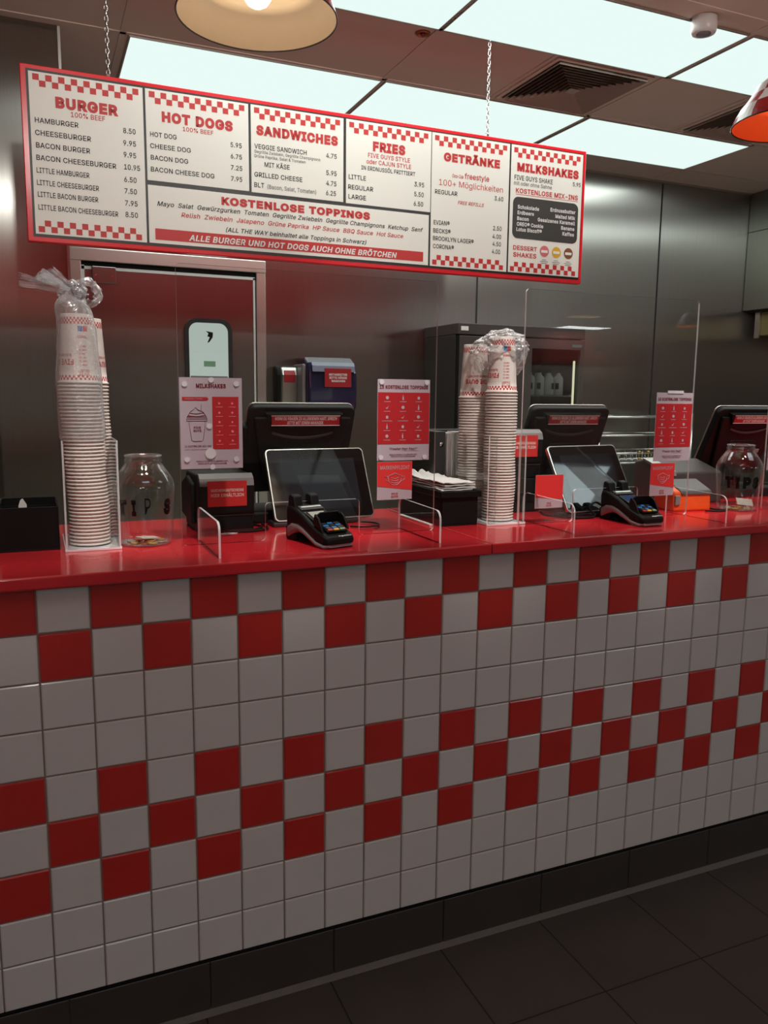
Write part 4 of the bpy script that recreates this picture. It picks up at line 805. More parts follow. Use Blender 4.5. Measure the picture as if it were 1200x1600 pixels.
for k, (x0, x1, z0, z1) in PAN.items():
    p = bx(x0, x1, z0, z1, -.0035, -.0015, 'price_panel', 'menu_white', mb)
    yy = -.0035
    def shift(q): return (q[0] + mx_, q[1], q[2] + mz_)
    for txt, a, b, z, cap, col, st in ITEMS[k]:
        f = MB().text(txt, a, b, z, cap, yy - (.0013 if col == 'w' else .0005), 0, .056 if 'B' in st else .026 if 'b' in st else (0 if 'T' in st else .013), .22 if 'I' in st else 0.0, shift)
        f.build('heading' if 'B' in st else 'menu_line', COLS[col], p)
    if k != 'toppings':
        xa, xb = x0 + .0135, x1 - .0155
        f = checks(xa + mx_, xb + mx_, 2.503 + mz_, True, yy); f.build('checker_strip', 'red', p)
        if k in ('burger', 'getraenke', 'milkshakes'):
            checks(xa - .003 + mx_, xb - .003 + mx_, 1.998 + mz_, False, yy).build('checker_strip', 'red', p)
    else:
        MB().box(.477 + mx_, 1.630 + mx_, yy - .0008, yy, 1.9635 + mz_, 2.005 + mz_).build('red_bar', 'red', p)
    if k == 'milkshakes':
        MB().prism([(q[0] + mx_, q[1] + mz_) for q in rrect(2.086, 2.450, 2.1045, 2.289, .028, 6)], 'y', yy - .0008, yy).build('black_box', 'charcoal_print', p)
        bx(2.099, 2.446, 2.2985, 2.3005, yy - .0005, yy, 'underline', 'red', p)
        for cx, c in ((2.267, 'pink'), (2.335, 'ochre'), (2.404, 'brown')):
            e = MB().disc((cx + mx_, yy - .0008, 2.057 + mz_), .0255, n=28, th=.0008).build('flavour_badge', c, p)
            MB().box(cx - .018 + mx_, cx + .018 + mx_, yy - .0014, yy - .0008, 2.050 + mz_, 2.062 + mz_).build('band', 'white' if c == 'brown' else 'menu_white', e)
            f = MB()
            for i, wd in enumerate((.012, .022, .016)): f.box(cx - wd + mx_, cx + wd + mx_, yy - .0005, yy, 2.017 - i * .008 + mz_, 2.0195 - i * .008 + mz_)
            f.build('caption', 'greyink', p)
for cx in (.325, 1.95):
    f = MB(); z = 2.540
    i = 0
    f.box(cx - .006 + mx_, cx + .006 + mx_, .010, .022, 2.534 + mz_, 2.545 + mz_)
    while z < ZC - .008:
        m = Matrix.Translation((cx + mx_, .016, z + .012 + mz_)) @ Matrix.Rotation(PI / 2 * (i % 2), 4, 'Z') @ Matrix.Rotation(PI / 2, 4, 'X') @ Matrix.Rotation(PI / 2, 4, 'Z')
        f.torus(.0115, .0024, m, 10, 5, sx=.55); z += .0185; i += 1
    f.lathe([(0, 0), (.014, 0), (.014, -.004), (.004, -.008), (.003, -.02), (0, -.02)], c=(cx + mx_, .016, ZC - .001 + mz_), n=14)
    f.build('hanging_chain', 'chrome', mb)

# ================================================================== PENDANT LAMPS
def pendant(x, y, z, label, inner, cols, glow='bulb'):
    t = thing('pendant_lamp', label, 'pendant lamp', (x, y, z), 0, 'dome pendant lamps over the counter')
    prof_in = [(.190, .001), (.182, .022), (.166, .050), (.148, .068), (.140, .071), (.136, .085), (.118, .118), (.085, .142), (.045, .152), (.0, .154)]
    MB().lathe(prof_in, n=64).build('inner_reflector', inner, t)
    # outside: alternating enamel blocks
    prof = [(.193, 0), (.186, .022), (.170, .052), (.150, .076), (.141, .090), (.122, .124), (.090, .150), (.050, .162), (.03, .165)]
    f = MB(); n = 64
    for j in range(len(prof) - 1):
        vs = []; 
        for i in range(n + 1):
            a = 2 * PI * i / n
            vs += [(prof[j][0] * math.cos(a), prof[j][0] * math.sin(a), prof[j][1]), (prof[j + 1][0] * math.cos(a), prof[j + 1][0] * math.sin(a), prof[j + 1][1])]
        for i in range(n):
            mi = ((i // 4) + (j // 2)) % 2 if cols == 2 else 0
            f.add([vs[2 * i], vs[2 * i + 2], vs[2 * i + 3], vs[2 * i + 1]], [(0, 1, 2, 3)], mi, True)
    f.build('shade', ['shade_out', 'shade_white'], t)
    MB().torus(.1915, .0022, Matrix.Translation((0, 0, .0008)), 64, 6).build('rim', 'blackg' if cols == 2 else 'dgrey', t)
    MB().lathe([(.03, .165), (.03, .20), (.012, .215), (.006, .22), (0, .22)], n=20).build('socket_cap', 'black', t)
    MB().tube([(0, 0, .21), (0, 0, ZC - z)], .004).build('cord', 'black', t)
    MB().lathe([(0, 0), (.05, 0), (.05, -.02), (.01, -.03), (0, -.03)], c=(0, 0, ZC - z), n=24).build('ceiling_rose', 'black', t)
    bl = MB()
    bl.lathe([(.0, .022), (.012, .024), (.024, .031), (.033, .044), (.037, .058), (.034, .074), (.024, .09), (.016, .104), (.014, .13), (0, .13)], n=28)
    bl.build('bulb', glow, t)
    return t
pendant(.553, .36, 2.27, 'pendant lamp with cream interior and lit bulb above the left part of the counter', 'shade_in', 1)
for px_, py_, im, cc in ((5.74, -5.57, 'shade_in', 1), (10.62, -11.4, 'shade_in', 1), (7.64, -5.91, 'shade_red', 2)):
    q = pendant(px_, py_, 2.27, 'pendant lamp far back in the dining hall, seen only as a faint reflection', im, cc, 'hall_bulb'); q['group'] = 'dining hall pendant lamps'
pendant(2.352, .36, 2.27, 'pendant lamp with red and white checked shade and orange interior at the right edge', 'shade_red', 2)

# ================================================================== PAPER CUPS
def cone_r(z, k=1.0): return k * (.0445 + (.0352 - .0445) * min(max((z - .005) / .145, 0), 1))
CUP = MB()
CUP.lathe([(.0453, .0012), (.0463, 0), (.0478, .0012), (.0483, .0028), (.0472, .0044), (.0448, .005)] + [(cone_r(z), z) for z in (.03, .06, .10, .149)] + [(.0346, .1503), (.0335, .1495), (.033, .143), (0, .143)], n=36)
CUP.v = [(p[0] * .93, p[1] * .93, p[2]) for p in CUP.v]
cup_src = CUP.build('paper_cup', 'cup')
cup_mesh = cup_src.data
bpy.data.objects.remove(cup_src)
def wrap(ang0, zc, up=False, s=1):
    def fn(q):      # flat text (x, y, z) -> upside-down on the cup cone
        a = ang0 - q[0] / .041 * 1.0; z = zc - q[2]
        r = cone_r(z, .93) + .0004 - q[1]
        return (r * math.cos(a), r * math.sin(a), z)
    return fn
def cone_checks(f, z0, rows, n, dz, a0, a1, mi=0):
    for i in range(n):
        for j in range(rows):
            if (i + j) % 2: continue
            A, B = a0 + (a1 - a0) * i / n, a0 + (a1 - a0) * (i + 1) / n
            za, zb = z0 + j * dz, z0 + (j + 1) * dz
            ra, rb = cone_r(za, .93) + .0004, cone_r(zb, .93) + .0004
            f.add([(ra * math.cos(A), ra * math.sin(A), za), (ra * math.cos(B), ra * math.sin(B), za), (rb * math.cos(B), rb * math.sin(B), zb), (rb * math.cos(A), rb * math.sin(A), zb)], [(0, 1, 2, 3)], mi)
def print_cup(root, face):
    """printed bands and upside-down lettering; face = angle of the lettering centre"""
    f = MB(); cone_checks(f, .008, 2, 56, .005, 0, 2 * PI); f.build('checker_band', 'red', root)
    f = MB(); cone_checks(f, .128, 3, 56, .0048, 0, 2 * PI); f.build('checker_band', 'red', root)
    f = MB()
    f.text('FIVE GUYS', -.040, .036, 0, .0125, 0, 0, .03, 0, wrap(face, .052))
    f.text('BURGERS and FRIES', -.036, .030, 0, .0055, 0, 0, .01, 0, wrap(face, .064))
    f2 = face + 1.5
    f.text('COLLECT', -.012, .012, 0, .006, 0, 0, .02, 0, wrap(f2, .030)); f.text('GUYS', -.012, .012, 0, .006, 0, 0, .02, 0, wrap(f2, .022))
    for i in range(6): f.text('oder Cola'[:6 + i % 3], -.008, .009, 0, .0045, 0, 0, .01, 0, wrap(f2, .042 + i * .008))
    f.text('freestyle', -.011, .011, 0, .007, 0, 0, .01, 0, wrap(f2, .103))
    f.build('lettering', 'red', root)
    f = MB()
    for k, (dx, mi) in enumerate(((.004, 0), (-.008, 1))):
        vs = []
        for a_, z_ in ((-.006, 0), (.005, 0), (.005, .012), (-.006, .012)):
            A = f2 - (dx + a_) / .038; z = .112 + z_; r = cone_r(z, .93) + .0004; vs.append((r * math.cos(A), r * math.sin(A), z))
        f.add(vs, [(0, 1, 2, 3)], mi)
    f.build('emblem', ['blueprint', 'red'], root)
def stack(x, y, n, z0, lab, toplab, group, face, lean=(0, 0)):
    for i in range(n):
        o = bpy.data.objects.new('paper_cup', cup_mesh); COL.objects.link(o)
        jx, jy = .0014 * math.sin(i * .31 + x * 40), .0012 * math.sin(i * .23 + y * 30)
        o.location = (x + jx + lean[0] * i / n, y + jy + lean[1] * i / n, z0 + i * .0080)
        tag(o, toplab if i == n - 1 else lab, 'paper cup', group)
        if i == n - 1: print_cup(o, face)
ZS = ZT + .0085
stack(.121, .252, 46, ZS, 'white paper cup nested upside down in the front left stack, its rim showing', 'topmost printed paper cup of the front left stack, inside the knotted plastic bag', 'paper cups in the front left stack', math.radians(-162), (-.012, 0))
stack(.141, .354, 46, ZS, 'white paper cup nested upside down in the rear left stack behind the bagged one', 'topmost printed paper cup of the rear left stack, outside the knotted bag', 'paper cups in the rear left stack', math.radians(-20), (-.006, 0))
stack(1.203, .254, 45, ZS, 'white paper cup nested upside down in the front middle stack, its rim showing', 'topmost printed paper cup of the front middle stack under the crumpled film', 'paper cups in the front middle stack', math.radians(-190))
stack(1.176, .356, 43, ZS, 'white paper cup nested upside down in the rear middle stack beside the napkin holder', 'topmost printed paper cup of the rear middle stack, its base bare above the film', 'paper cups in the rear middle stack', math.radians(-108))

def cup_holder(x, y, label, h=.245, wx=.112, dy=.214):
    t = thing('cup_holder', label, 'cup holder', (x, y, ZT), 0, 'clear acrylic cup holders')
    MB().box(-wx / 2 - .004, wx / 2 + .004, -.004, dy, 0, .006).build('base_plate', ['acrylic_edge'], t, .001)
    for s in (-1, 1):
        f = MB()
        x0 = s * wx / 2
        f.prism([(.0, .006), (dy, .006), (dy, h), (.0, h)], 'x', x0 - .002, x0 + .002, 0, 1)
        f.build('side_panel', ['acrylic', 'acrylic_edge'], t)
        f = MB(); f.prism([(x0 - s * .0, .006), (x0 - s * .022, .006), (x0 - s * .022, h), (x0, h)], 'y', -.004, .0, 0, 1)
        f.build('front_lip', ['acrylic', 'acrylic_edge'], t)
    MB().prism([(-wx / 2, .006), (wx / 2, .006), (wx / 2, h), (-wx / 2, h)], 'y', dy - .004, dy, 0, 1).build('back_panel', ['acrylic', 'acrylic_edge'], t)
cup_holder(.123, .196, 'clear acrylic holder around the two left cup stacks')
cup_holder(1.193, .196, 'clear acrylic holder around the two middle cup stacks', wx=.116)

# plastic bags: crumpled thin film
def ridge(p, s): return 1 - abs(noise.noise(Vector(p) * s)) * 2
def film_lathe(f, prof, c, n=72, amp=.003, s=38, shift=None):
    vs = []; fs = []
    for j, (r, z) in enumerate(prof):
        for i in range(n):
            a = 2 * PI * i / n
            am = amp * (1 + 2.0 * max(0, (z - 1.54)) / .06)
            rr = r + am * (ridge((math.cos(a) * 1.2, math.sin(a) * 1.2, z * 9), 2.1) - .4) + am * .6 * ridge((math.cos(a), math.sin(a), z * 20 + 3), 4.0)
            sh = shift(z) if shift else (0, 0)
            vs.append((c[0] + sh[0] + rr * math.cos(a), c[1] + sh[1] + rr * math.sin(a), z))
    for j in range(len(prof) - 1):
        for i in range(n): fs.append((j * n + i, j * n + (i + 1) % n, (j + 1) * n + (i + 1) % n, (j + 1) * n + i))
    f.add(vs, fs, 0, True)
t = thing('plastic_bag', 'clear plastic bag knotted over the front left cup stack', 'plastic bag', (0.121, .252, 1.27))
f = MB()
prof = [(.0482, 1.272 + k * .012) for k in range(11)] + [(.0480, 1.41), (.0460, 1.43), (.0435, 1.45), (.0425, 1.47), (.0415, 1.49), (.0405, 1.51), (.039, 1.53), (.0385, 1.545), (.037, 1.555), (.034, 1.565), (.028, 1.574), (.019, 1.581), (.011, 1.587), (.008, 1.592)]
film_lathe(f, [(r, z - 1.27) for r, z in prof], (0, 0), amp=.0016, shift=lambda z: (-.0085 - .0035 * z / .13 if z < .13 else -.012 - .012 * max(0, (z - .25)) / .07, 0))
f.build('wrap', 'film', t)
kn = MB()
for (R_, r_, rx, rz, p) in ((.026, .007, 70, 10, (.010, -.006, .320)), (.020, .008, 60, -35, (-.022, -.004, .312)), (.014, .007, 20, 40, (-.006, -.01, .326))):
    m = Matrix.Translation(p) @ Matrix.Rotation(math.radians(rz), 4, 'Y') @ Matrix.Rotation(math.radians(rx), 4, 'X')
    k0 = len(kn.v); kn.torus(R_, r_, m, 28, 10)
    for q in range(k0, len(kn.v)):
        v = Vector(kn.v[q]); kn.v[q] = tuple(v + Vector((noise.noise(v * 90), noise.noise(v * 90 + Vector((7, 1, 2))), noise.noise(v * 90 + Vector((1, 9, 4))))) * .012 + Vector((noise.noise(v * 260), noise.noise(v * 260 + Vector((5, 5, 5))), 0)) * .004)
kn.build('knot', 'film', t)
def tail(f, base, tip, w0, w1, up, seed):
    base, tip, up = Vector(base), Vector(tip), Vector(up).normalized()
    ax = tip - base; side = ax.cross(up).normalized(); nn, mm = 16, 14; vs = []; fs = []
    for i in range(nn + 1):
        s_ = i / nn; wd = w0 + (w1 - w0) * s_
        for j in range(mm + 1):
            q = j / mm - .5
            z = .012 * s_ * math.sin(j * 2.6 + seed) + .008 * noise.noise(Vector((s_ * 5, q * 7, seed)))
            rag = .012 * noise.noise(Vector((q * 9, seed, 2))) * s_
            vs.append(tuple(base + ax * (s_ + rag / max(ax.length, .01)) + up * wd * q + side * z))
    for i in range(nn):
        for j in range(mm): fs.append((i * (mm + 1) + j, i * (mm + 1) + j + 1, (i + 1) * (mm + 1) + j + 1, (i + 1) * (mm + 1) + j))
    f.add(vs, fs, 0, True)
tl_ = MB()
tail(tl_, (-.012, -.006, .322), (-.122, -.012, .338), .014, .034, (.1, .2, 1), 1.0)
tail(tl_, (-.012, -.004, .324), (-.070, .004, .364), .014, .045, (.9, .2, .5), 4.2)
tail(tl_, (-.010, -.01, .320), (-.086, -.03, .350), .012, .040, (.3, .8, .5), 8.1)
tl_.build('loose_end', 'film', t)
t = thing('plastic_film', 'crumpled clear plastic film draped over the tops of the middle cup stacks', 'plastic film', (1.20, .285, 1.50))
bm = bmesh.new(); bmesh.ops.create_icosphere(bm, subdivisions=6, radius=1)
f = MB(); vs = []
for v in bm.verts:
    p = v.co.copy()
    n1 = ridge(p, 1.7) * .30 + ridge(p + Vector((3, 1, 7)), 3.6) * .20 + ridge(p + Vector((9, 4, 2)), 7.5) * .11
    k = .80 + n1 * .45
    x, y, z = p.x * .082 * k, p.y * .078 * k, p.z * .058 * k
    if p.z < -.1: z -= .024 * abs(p.z) * (1 + p.x * .8); x *= .92; y *= .92
    x += .012; z += x * .10
    vs.append((x, y, z))
fs = [tuple(v.index for v in fc.verts) for fc in bm.faces if fc.calc_center_median().z > -.75]
bm.free()
f.add(vs, fs, 0, True)
o = f.build('sheet', 'film', t)

# ================================================================== ACRYLIC SCREENS
YS_ = .19
def screen(x0, x1, c0, c1, feet, label, zt=1.66):
    t = thing('acrylic_screen', label, 'screen', ((x0 + x1) / 2, YS_, ZT), 0, 'clear acrylic screens on the counter')
    ox = -(x0 + x1) / 2; r = .010; h = zt - ZT; ch = .092
    a, b, c, d = x0 + ox, x1 + ox, c0 + ox, c1 + ox
    poly = arc(a + r, r, r, 180, 270) + arc(c - r, r, r, 270, 360) + [(c, ch - r)] + arc(c + r, ch - r, r, 180, 90)[0:] + arc(d - r, ch - r, r, 90, 0) + arc(d + r, r, r, 180, 270) + arc(b - r, r, r, 270, 360) + arc(b - r, h - r, r, 0, 90) + arc(a + r, h - r, r, 90, 180)
    MB().prism(poly, 'y', -.003, .003, 0, 1).build('pane', ['acrylic', 'acrylic_edge'], t)
    for fx in feet:
        p = [(-.178, 0), (.062, 0)] + arc(.062 - .02, .082 - .02, .02, 0, 90) + arc(-.178 + .022, .078 - .022, .022, 90, 180)
        MB().prism(p, 'x', fx + ox - .0025, fx + ox + .0025, 0, 1).build('foot', ['acrylic', 'acrylic_edge'], t)
screen(.316, .967, .514, .757, (.366, .896), 'tall clear acrylic screen in front of the first till, with the milkshake poster')
screen(1.230, 1.831, 1.410, 1.640, (1.285, 1.810), 'tall clear acrylic screen in front of the second till, with the square red card')
screen(2.145, 2.75, 2.33, 2.56, (2.20, 2.70), 'tall clear acrylic screen cut off by the right edge of the photo')

# ================================================================== POSTERS ON THE SCREENS
def sheet(name, label, cat, x0, x1, z0, z1, y=YS_ - .0045, group=None, m='poster'):
    t = thing(name, label, cat, ((x0 + x1) / 2, y, z0), 0, group)
    w, h = x1 - x0, z1 - z0
    s = MB().box(-w / 2, w / 2, -.0004, .0004, 0, h).build('sheet', m, t)
    return t, s, w, h
def dots(t, pts, r=.0062):
    for x, z in pts: MB().disc((x, -.0034, z), r, n=14, th=.002).build('adhesive_dot', 'dot', t)
def rect(f, x0, x1, z0, z1, y=-.0011, mi=0): f.box(x0, x1, y, y + .0006, z0, z1, mi); return f
ALG = ('WENN DU FRAGEN ZU ALLERGENEN HAST,', 'SPRICH BITTE MIT EINEM MANAGER.')
# milkshake poster
t, s, w_, h_ = sheet('milkshake_poster', 'grey pink MILKSHAKES poster with a cup drawing taped to the first screen', 'poster', .317, .460, 1.203, 1.411)
f = MB(); f.text('MILKSHAKES', -.034, .034, .185, .0100, -.0008, 0, .045)
for i, l in enumerate(('11 KOSTENLOSE MIX-INS',)): f.text(l, -.062, -.002, .050, .0045, -.0008, 0, .02)
f.text('1,001 mögliche Kombinationen', -.062, -.002, .043, .003, -.0008)
f.text(ALG[0], -.037, .037, .0155, .0036, -.0008, 0, .02); f.text(ALG[1], -.033, .034, .010, .0036, -.0008, 0, .02)
f.text('FIVE', -.041, -.025, .092, .0055, -.0008, 0, .04); f.text('GUYS', -.042, -.024, .085, .0055, -.0008, 0, .04)
f.build('lettering', 'maroon', s)
f = MB(); f.prism([(-.066, .156), (-.010, .156), (-.006, .160), (-.010, .164), (-.066, .164)], 'y', -.0011, -.0005); ar = f.build('arrow_banner', 'dred', s)
MB().text('AUSGEWÄHLT FÜR DICH', -.06, -.02, .1585, .003, -.0013).build('banner_lettering', 'poster', ar)
def line(f, pts, r=.0005, y=-.0011):
    f.tube([(p[0], y, p[1]) for p in pts], r, 5)
f = MB()
line(f, [(-.052, .108), (-.046, .066), (-.042, .0635), (-.024, .0635), (-.020, .066), (-.014, .108)])
for z in (.110, .115): line(f, [(-.057, z), (-.010, z)])
line(f, [(-.057, .110), (-.056, .119), (-.011, .119), (-.010, .110)])
line(f, [(-.055, .119), (-.048, .131), (-.040, .136), (-.036, .141), (-.031, .135), (-.020, .131), (-.012, .119)])
line(f, [(-.050, .128), (-.034, .126), (-.017, .129)]); line(f, [(-.053, .122), (-.033, .120), (-.013, .123)]); line(f, [(-.024, .133), (-.0225, .147)])
f.build('cup_drawing', 'maroon', s)
f = MB(); rect(f, .002, .063, .045, .165); rp = f.build('red_panel', 'dred', s)
f = MB(); random.seed(3)
for i in range(5):
    for j in range(2):
        cx, cz = .018 + j * .030, .150 - i * .0215
        f.disc((cx, -.0016, cz), .0022 + .001 * random.random(), n=8, th=.0005); rect(f, cx - .008, cx + .008, cz - .009, cz - .0078, -.0016)
f.build('icons', 'pink', rp)
dots(t, [(-.060, .193), (.058, .195), (.0, .203), (-.006, .098), (-.058, .022), (.056, .021), (.0, .004)])
dots(t, [(-.004, .035)], .0125)
def topping_poster(label, x0, x1, z0, z1):
    t, s, w, h = sheet('toppings_poster', label, 'poster', x0, x1, z0, z1, group='red toppings posters on the screens')
    f = MB(); f.text('15 KOSTENLOSE TOPPINGS', -w * .46, w * .46, h * .885, h * .045, -.0008, 0, .04)
    f.text(ALG[0], -w * .27, w * .27, h * .064, .0036, -.0008, 0, .02); f.text(ALG[1], -w * .24, w * .24, h * .040, .0036, -.0008, 0, .02)
    f.text('"Fresher than fresh"', -w * .27, w * .27, h * .13, h * .032, -.0008, 0, .02, .3)
    rect(f, 0, w * .29, h * .117, h * .119, -.0008)
    f.build('lettering', 'maroon', s)
    f = MB(); rect(f, -w / 2 + .001, w / 2 - .001, h * .205, h * .84); rp = f.build('red_panel', 'dred', s)
    f = MB(); random.seed(11)
    for i in range(5):
        for j in range(3):
            cx, cz = (j - 1) * w * .30 - w * .02, h * (.775 - i * .118); k = (i * 3 + j) % 4
            if k == 0: f.disc((cx, -.0016, cz), .0042, n=12, th=.0005)
            elif k == 1: f.prism([(cx - .0018, cz - .006), (cx + .0018, cz - .006), (cx + .0018, cz + .001), (cx + .0007, cz + .004), (cx + .0007, cz + .007), (cx - .0007, cz + .007), (cx - .0007, cz + .004), (cx - .0018, cz + .001)], 'y', -.0016, -.0011)
            elif k == 2: rect(f, cx - .003, cx + .003, cz - .004, cz + .003, -.0016)
            else: f.prism([(cx - .005, cz - .002), (cx, cz - .004), (cx + .004, cz + .004), (cx + .001, cz)], 'y', -.0016, -.0011)
            wd = (.009 if i != 2 else .014); rect(f, cx - wd, cx + wd, cz - .0105, cz - .0094, -.0016)
    f.build('icons', 'poster', rp)
    return t, w, h
t, w, h = topping_poster('red 15 KOSTENLOSE TOPPINGS poster on the first screen above the napkin box', .802, .9475, 1.2115, 1.4155)
dots(t, [(-w * .43, h * .965), (w * .43, h * .965), (-w * .43, h * .04), (w * .41, h * .04)])
t, w, h = topping_poster('red 15 KOSTENLOSE TOPPINGS poster on the second screen above the orange reader', 1.688, 1.8255, 1.1905, 1.392)
MB().box(-.03, .03, -.003, -.001, h - .002, h + .006).build('clear_tape', 'dot', t)
t, w, h = topping_poster('red poster on the right-hand screen, cut off by the photo edge', 2.150, 2.290, 1.152, 1.352)
def mask_card(label, x0, x1, z0, z1):
    t, s, w, h = sheet('mask_notice', label, 'notice card', x0, x1, z0, z1, group='red face mask notices')
    f = MB(); f.prism([(-w / 2 + .0005, h * .36), (w / 2 - .0005, h * .24), (w / 2 - .0005, h - .0005), (-w / 2 + .0005, h - .0005)], 'y', -.0011, -.0005); rp = f.build('red_panel', 'red', s)
    MB().text('MASKENPFLICHT', -w * .42, w * .42, h * .80, h * .10, -.0014, 0, .01).build('heading', 'poster', rp)
    f = MB(); q = lambda x, z: (x * w, h * z)
    line(f, [q(-.2, .62), q(0, .70), q(.2, .62), q(.17, .48), q(.08, .40), q(0, .375), q(-.08, .40), q(-.17, .48), q(-.2, .62)], .0007, -.0016)
    line(f, [q(-.2, .60), q(-.29, .62), q(-.27, .53), q(-.17, .48)], .0006, -.0016); line(f, [q(.2, .60), q(.29, .62), q(.27, .53), q(.17, .48)], .0006, -.0016)
    for k in range(3): line(f, [q(-.10, .58 - k * .06), q(0, .55 - k * .06), q(.10, .58 - k * .06)], .0006, -.0016)
    f.build('mask_drawing', 'poster', rp)
    f = MB(); f.text('FIVE', -w * .09, w * .09, h * .125, h * .055, -.0008, 0, .04); f.text('GUYS', -w * .1, w * .1, h * .05, h * .055, -.0008, 0, .04); f.build('lettering', 'dred', s)
    return t
mask_card('square red MASKENPFLICHT card hanging under the poster on the first screen', .803, .9005, 1.1115, 1.2085)
mask_card('square red MASKENPFLICHT card hanging under the poster on the second screen', 1.681, 1.7715, 1.087, 1.1845)
t, s, w, h = sheet('app_card', 'square red card with white lower edge at the foot of the second screen', 'notice card', 1.279, 1.371, 1.0676, 1.1609)
f = MB(); f.prism([(-w / 2 + .0005, h * .34), (w / 2 - .0005, h * .26), (w / 2 - .0005, h - .0005), (-w / 2 + .0005, h - .0005)], 'y', -.0011, -.0005); rp = f.build('red_panel', 'red', s)
f = MB(); f.text('FIVE', -w * .08, w * .08, h * .125, h * .055, -.0008, 0, .04); f.text('GUYS', -w * .09, w * .09, h * .05, h * .055, -.0008, 0, .04); f.build('lettering', 'dred', s)

# ================================================================== TILLS (screen backs towards the guest)
RX = lambda a: Matrix.Rotation(math.radians(a), 4, 'X')
def till(x, y, label, w=.306, h=.268, tilt=25, yaw=0, reader=False):
    t = thing('till_monitor', label, 'till', (x, y, ZT), math.radians(yaw), 'black till monitors seen from behind')
    MB().box(-.15, .15, -.06, .12, .002, .034).build('base', 'black', t, .008)
    MB().prism([(-.045, .034), (.045, .034), (.035, .17), (-.035, .17)], 'y', .02, .055).build('neck', 'black', t, .006)
    m = Matrix.Translation((0, .06, .072)) @ RX(tilt)
    pl = rrect(-w / 2, w / 2, 0, h, .02, 5)
    MB().prism(pl, 'y', -.0, .022, mx=m).build('housing', 'black', t, .004)
    MB().prism(rrect(-w / 2 - .001, w / 2 + .001, -.001, h + .002, .02, 5), 'y', .022, .028, mx=m).build('silver_rim', 'alu', t, .002)
    MB().box(-w / 2 + .012, w / 2 - .012, .028, .030, .012, h - .012, mx=m).build('screen', 'bezel', t)
    f = MB()    # raised back shell narrowing towards the lower middle
    p0 = [(-w * .46, h * .90), (-w * .40, h * .60), (-w * .30, h * .12), (w * .30, h * .12), (w * .40, h * .60), (w * .46, h * .90)]
    f.prism(p0, 'y', -.012, .001, mx=m)
    bs = f.build('back_shell', 'black', t, .006)
    f = MB(); f.prism([(-w * .36, h * .955), (w * .36, h * .955), (w * .30, h * .80), (-w * .30, h * .80)], 'y', -.018, .0, mx=m); lp = f.build('label_plate', 'blackm', t, .002)
    f = MB()
    up = arc(0, h * 1.55, h * .86, 248, 292, 10); lo = arc(0, h * 1.55, h * .885, 292, 248, 10)
    f.prism(up + lo, 'y', -.016, -.011, mx=m); f.build('styling_line', 'dgrey2', t)
    f = MB(); f.prism(rrect(-w * .20, w * .20, h * .22, h * .56, .008), 'y', -.0145, -.011, mx=m); f.build('access_cover', 'black', t, .002)
    f = MB(); f.box(w * .26, w * .33, -.0135, -.011, h * .36, h * .42, mx=m); f.build('port_cover', 'mgrey', t, .001)
    f = MB(); f.prism([(-w * .31, h * .94), (w * .325, h * .94), (w * .325, h * .865), (-w * .295, h * .865)][:2] + [(w * .335, h * .83), (-w * .30, h * .83)], 'y', -.0195, -.018, mx=m); lb = f.build('allergen_label', 'dred', t)
    f = MB()
    fn = lambda q: tuple(m @ Vector(q))
    f.text('WENN DU FRAGEN ZU ALLERGENEN HAST, SPRICH', -w * .28, w * .30, h * .893, h * .036, -.0198, 0, .02, 0, fn)
    f.text('BITTE MIT EINEM MANAGER.', -w * .16, w * .18, h * .846, h * .036, -.0198, 0, .02, 0, fn)
    for a, b, c, d in ((-.315, .33, .938, .944), (-.305, .337, .828, .834)): f.box(w * a, w * b, -.0199, -.0195, h * c, h * d, mx=m)
    f.build('lettering', 'white', lb)
    if reader:
        MB().box(-w / 2 - .016, -w / 2 + .001, -.01, .03, h * .30, h * .80, mx=m).build('card_swipe', 'black', t, .006)
    return t
till(.695, .50, 'black till monitor left of centre behind the first tablet', reader=True)
till(1.590, .50, 'black till monitor in the middle behind the second tablet', w=.285, yaw=-4)
till(2.365, .50, 'black till monitor at the right edge behind the right tip jar', w=.306)

# ================================================================== CUSTOMER TABLETS
def tablet(x, y, z, yaw, tilt, w, h, label):
    t = thing('tablet_display', label, 'tablet', (x, y, ZT), yaw, 'angled customer tablets')
    m = Matrix.Translation((0, 0, z - ZT)) @ Matrix.Rotation(-tilt, 4, 'X')
    MB().prism(rrect(-w / 2, w / 2, 0, h, .013), 'y', .0, .012, mx=m).build('silver_case', 'alu', t, .001)
    MB().prism(rrect(-w / 2 + .0035, w / 2 - .0035, .0035, h - .0035, .011), 'y', -.0012, .0005, mx=m).build('glass_bezel', 'bezel', t)
    MB().box(-w / 2 + .034, w / 2 - .034, -.0016, -.0011, .028, h - .032, mx=m).build('screen', 'screen', t)
    MB().prism([(.0, 0), (.062, 0), (.062, .010), (.04, .016), (.0, .013)], 'x', -w / 2 - .005, w / 2 - .05).build('stand_base', 'dgrey2', t, .004)
    MB().prism([(.025, .013), (.055, .013), (.066, .09), (.058, .09)], 'x', -.05, .05).build('stand_arm', 'black', t, .004)
    return t
tablet(.733, .370, 1.040, .044, .46, .291, .208, 'silver-edged black tablet on a stand behind the first card terminal')
tablet(1.560, .240, 1.042, .082, .535, .268, .218, 'silver-edged tablet reflecting a pale light panel behind the second card terminal')

